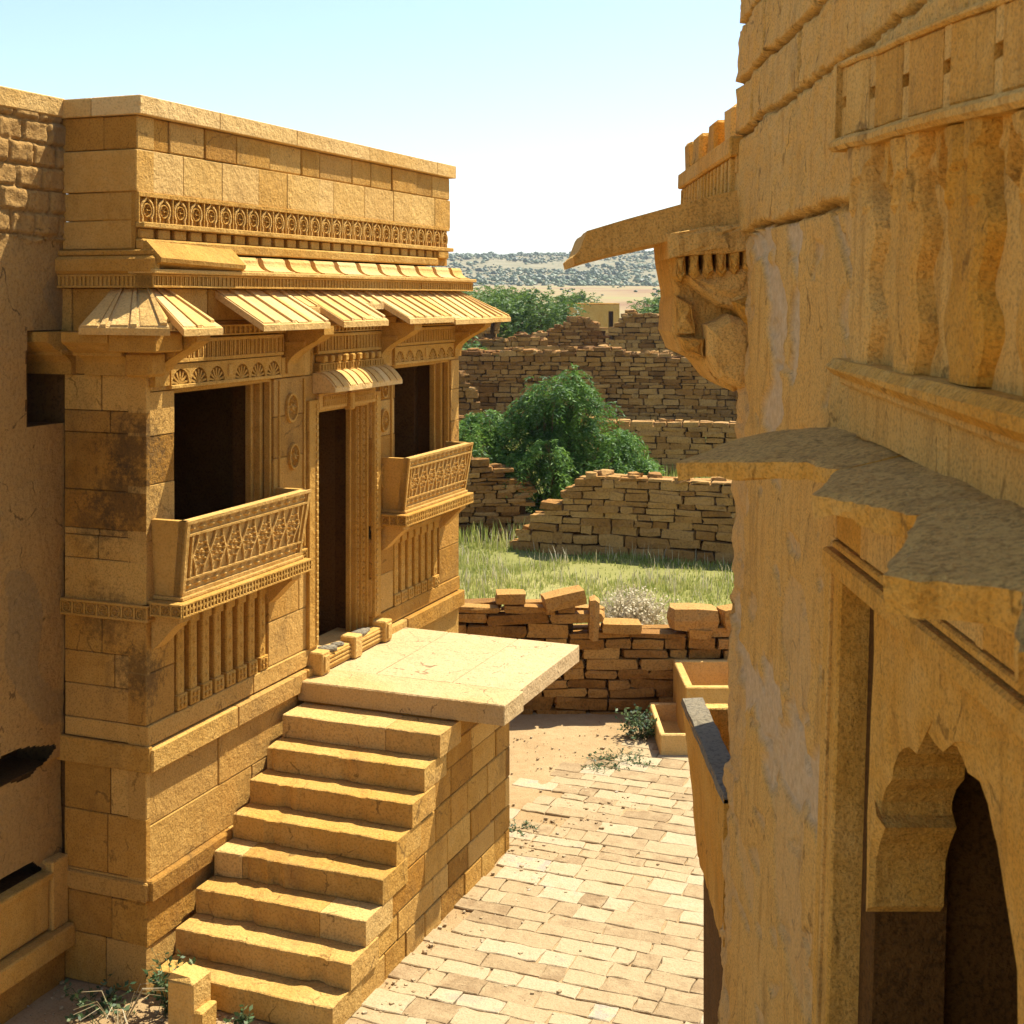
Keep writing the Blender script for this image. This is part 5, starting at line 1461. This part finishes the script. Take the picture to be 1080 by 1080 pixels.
def lobe(m, pts, Ya, Yb, bulge, tone=.5, n=10):
    """profile polygon inflated along its axis towards the viewer"""
    cx_ = sum(p[0] for p in pts)/len(pts); cz_ = sum(p[1] for p in pts)/len(pts); rings = []
    for i in range(n+1):
        t = i/n; k = math.sqrt(max(0, 1-(1-t)**2)) if t < 1 else 1
        k = max(.02, k)
        rings.append([(cx_+(p[0]-cx_)*k+OX, Ya-bulge*(1-t)+OY+.012*mn.noise((p[0]*9, p[1]*9, t*3)), cz_+(p[1]-cz_)*k) for p in pts])
    rings = [rings[0]]+[[(p[0]+.03*mn.noise((p[0]*7, p[1]*7, p[2]*9)), p[1]+.035*mn.noise((p[0]*5, p[2]*6, 3)), p[2]+.03*mn.noise((p[0]*7+9, p[1]*7, p[2]*9))) for p in r] for r in rings[1:]]
    rings.append([(p[0]+OX, Yb+OY, p[1]) for p in pts]); q = len(pts); vs_ = [v for r in rings for v in r]
    fs = [[i*q+k, i*q+(k+1) % q, (i+1)*q+(k+1) % q, (i+1)*q+k] for i in range(len(rings)-1) for k in range(q)]+[list(range(q)), [(len(rings)-1)*q+k for k in range(q)]]
    m.add(vs_, fs, tone)
def dense(pl, n=4):
    out = []
    for i in range(len(pl)):
        a, b = pl[i], pl[(i+1) % len(pl)]
        for k in range(n): out.append((a[0]+(b[0]-a[0])*k/n, a[1]+(b[1]-a[1])*k/n))
    return out
def smooth_poly(pl, it=2):
    for _ in range(it):
        q = []
        for i in range(len(pl)):
            a, b = pl[i], pl[(i+1) % len(pl)]; q += [(a[0]*.75+b[0]*.25, a[1]*.75+b[1]*.25), (a[0]*.25+b[0]*.75, a[1]*.25+b[1]*.75)]
        pl = q
    return pl
def carved_block(m, px, Ya, Yb, cham=.05, tone=.6, seed=0):
    """faceted stone with a chamfered, weathered front face"""
    pts = dense([pxz(x, y, Ya+.05) for x, y in px], 5); cx_ = sum(p[0] for p in pts)/len(pts); cz_ = sum(p[1] for p in pts)/len(pts); q = len(pts); rings = []
    for (k, yy) in ((0, Ya-.012), (.35, Ya-.006), (.62, Ya+.0), (.80, Ya+.006), (.93, Ya+cham*.5), (1, Ya+cham), (1, Yb)):
        rings.append([(cx_+(p[0]-cx_)*k+OX+.008*mn.noise((p[0]*14, p[1]*14, seed+k)), yy+OY+.020*mn.noise((p[0]*9*k, p[1]*9*k, seed)), cz_+(p[1]-cz_)*k+.008*mn.noise((p[0]*12, p[1]*12, seed+9))) for p in pts])
    m.add([v for r in rings for v in r], [[i*q+k, i*q+(k+1) % q, (i+1)*q+(k+1) % q, (i+1)*q+k] for i in range(len(rings)-1) for k in range(q)]+[[(len(rings)-1)*q+k for k in range(q)]], tone)
m = MB()
carved_block(m, ((700, 240), (800, 228), (806, 404), (772, 412), (755, 402), (738, 382), (716, 371), (707, 350), (711, 312), (703, 268)), 6.62, 7.25, .03, .2, 1)
carved_block(m, ((702, 246), (806, 232), (806, 264), (706, 272)), 6.42, 6.9, .02, .8, 2)
for k in range(6): carved_block(m, ((712+k*14, 268-k*1.5), (722+k*14, 267-k*1.5), (723+k*14, 292-k*2), (717+k*14, 297-k*2), (712+k*14, 292-k*2)), 6.44, 6.7, .02, .6, 3+k)
carved_block(m, ((716, 288), (800, 276), (802, 318), (776, 328), (758, 324), (738, 309)), 6.47, 6.9, .05, .8, 11)
carved_block(m, ((772, 318), (804, 308), (806, 340), (786, 344)), 6.40, 6.9, .03, .4, 12)
carved_block(m, ((712, 312), (728, 322), (732, 352), (714, 352)), 6.55, 6.9, .02, .3, 13)
carved_block(m, ((745, 342), (768, 332), (806, 340), (808, 412), (780, 411), (758, 399), (746, 374)), 6.40, 6.9, .06, .8, 14)
carved_block(m, ((716, 356), (742, 356), (742, 378), (722, 370)), 6.50, 6.9, .03, .4, 15)
m.build('canopy_bracket', M['right'], rh)
m = MB(); m.T = RW
Ya_, Yb_ = 6.55, 8.55
m.box(Ya_, Yb_, -.30, .0, 5.42, 5.62, .5, .01)
m.box(Ya_, Yb_+.04, -.32, .05, 5.70, 5.80, .6, .012)
m.box(Ya_, Yb_, -.30, .01, 5.62, 5.70, .5)
for k in range(16):
    Y = Ya_+.06+k*.125; m.box(Y, Y+.055, -.02, .035, 5.45, 5.695, .6, .006)
for k, Y in enumerate((6.75, 7.35, 7.95, 8.35)): m.box(Y, Y+.26, -.28, .01, 5.80, 5.99 - .0*k, rnd.random(), .02, .008)
m.T = None
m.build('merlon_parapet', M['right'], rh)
# parapet of the open bay beyond the corner
m = MB(); ZB = 2.52; XO = 1.047; Ya_, Yb_ = 6.56, 8.19; N = 24; K = 8; g0 = []
for i in range(N+1):
    t = i/N; Y = Ya_+(Yb_-Ya_)*t
    for k in range(K+1):
        q = k/K; dep = .74+.12*t+.05*mn.noise((Y*3, 1, 0))+.04*mn.noise((Y*11, 1, 0))-(.25*(t-.85)/.15 if t > .85 else 0)
        g0.append((XO+.07*q*t+OX+.010*fb(Y, q*2, 3, 3), Y+OY, ZB-dep*q))
n1 = K+1; b = len(g0); vs_ = g0+[(p[0]+.13, p[1], p[2]) for p in g0]
fs = [[i*n1+k, i*n1+k+1, (i+1)*n1+k+1, (i+1)*n1+k] for i in range(N) for k in range(K)]; fs += [[b+q for q in f][::-1] for f in fs]
for k in range(K): fs.append([k, k+1, b+k+1, b+k]); fs.append([N*n1+k, b+N*n1+k, b+N*n1+k+1, N*n1+k+1])
for i in range(N): fs.append([i*n1+K, (i+1)*n1+K, b+(i+1)*n1+K, b+i*n1+K])
m.add(vs_, fs, .6)
m.box(XO+.135+OX, 1.60+OX, 8.08+OY, 8.18+OY, ZB-.8, ZB-.02, .8, .006)
bl = m.build('bay_parapet', M['right'], rh)
rim = MB(); n0 = 26; pts = []
for i in range(n0+1):
    Y = Ya_+(Yb_-Ya_)*i/n0; e = .008*mn.noise((Y*6, 3, 0)); h_ = .008*mn.noise((Y*9, 5, 0))
    pts += [(XO-.006+OX+e, Y+OY, ZB-.02), (XO+.004+OX+e, Y+OY, ZB+.012+h_), (XO+.13+OX-e, Y+OY, ZB+.010-h_), (XO+.142+OX, Y+OY, ZB-.02)]
rim.add(pts, [[i*4+k, i*4+(k+1) % 4, i*4+4+(k+1) % 4, i*4+4+k] for i in range(n0) for k in range(4)]+[[0, 1, 2, 3], [n0*4+3, n0*4+2, n0*4+1, n0*4]], .5)
rim.build('parapet_rim', M['grey'], bl)
m = MB(); m.box(1.17+OX, 2.0+OX, 6.7+OY, 8.07+OY, 1.62, 1.72, .3); m.box(1.72+OX, 2.0+OX, 6.7+OY, 8.18+OY, 1.721, 5.3, .3); m.box(1.18+OX, 2.0+OX, 6.7+OY, 8.18+OY, -.1, 1.61, .3)
m.build('bay_interior', M['inner'], rh)
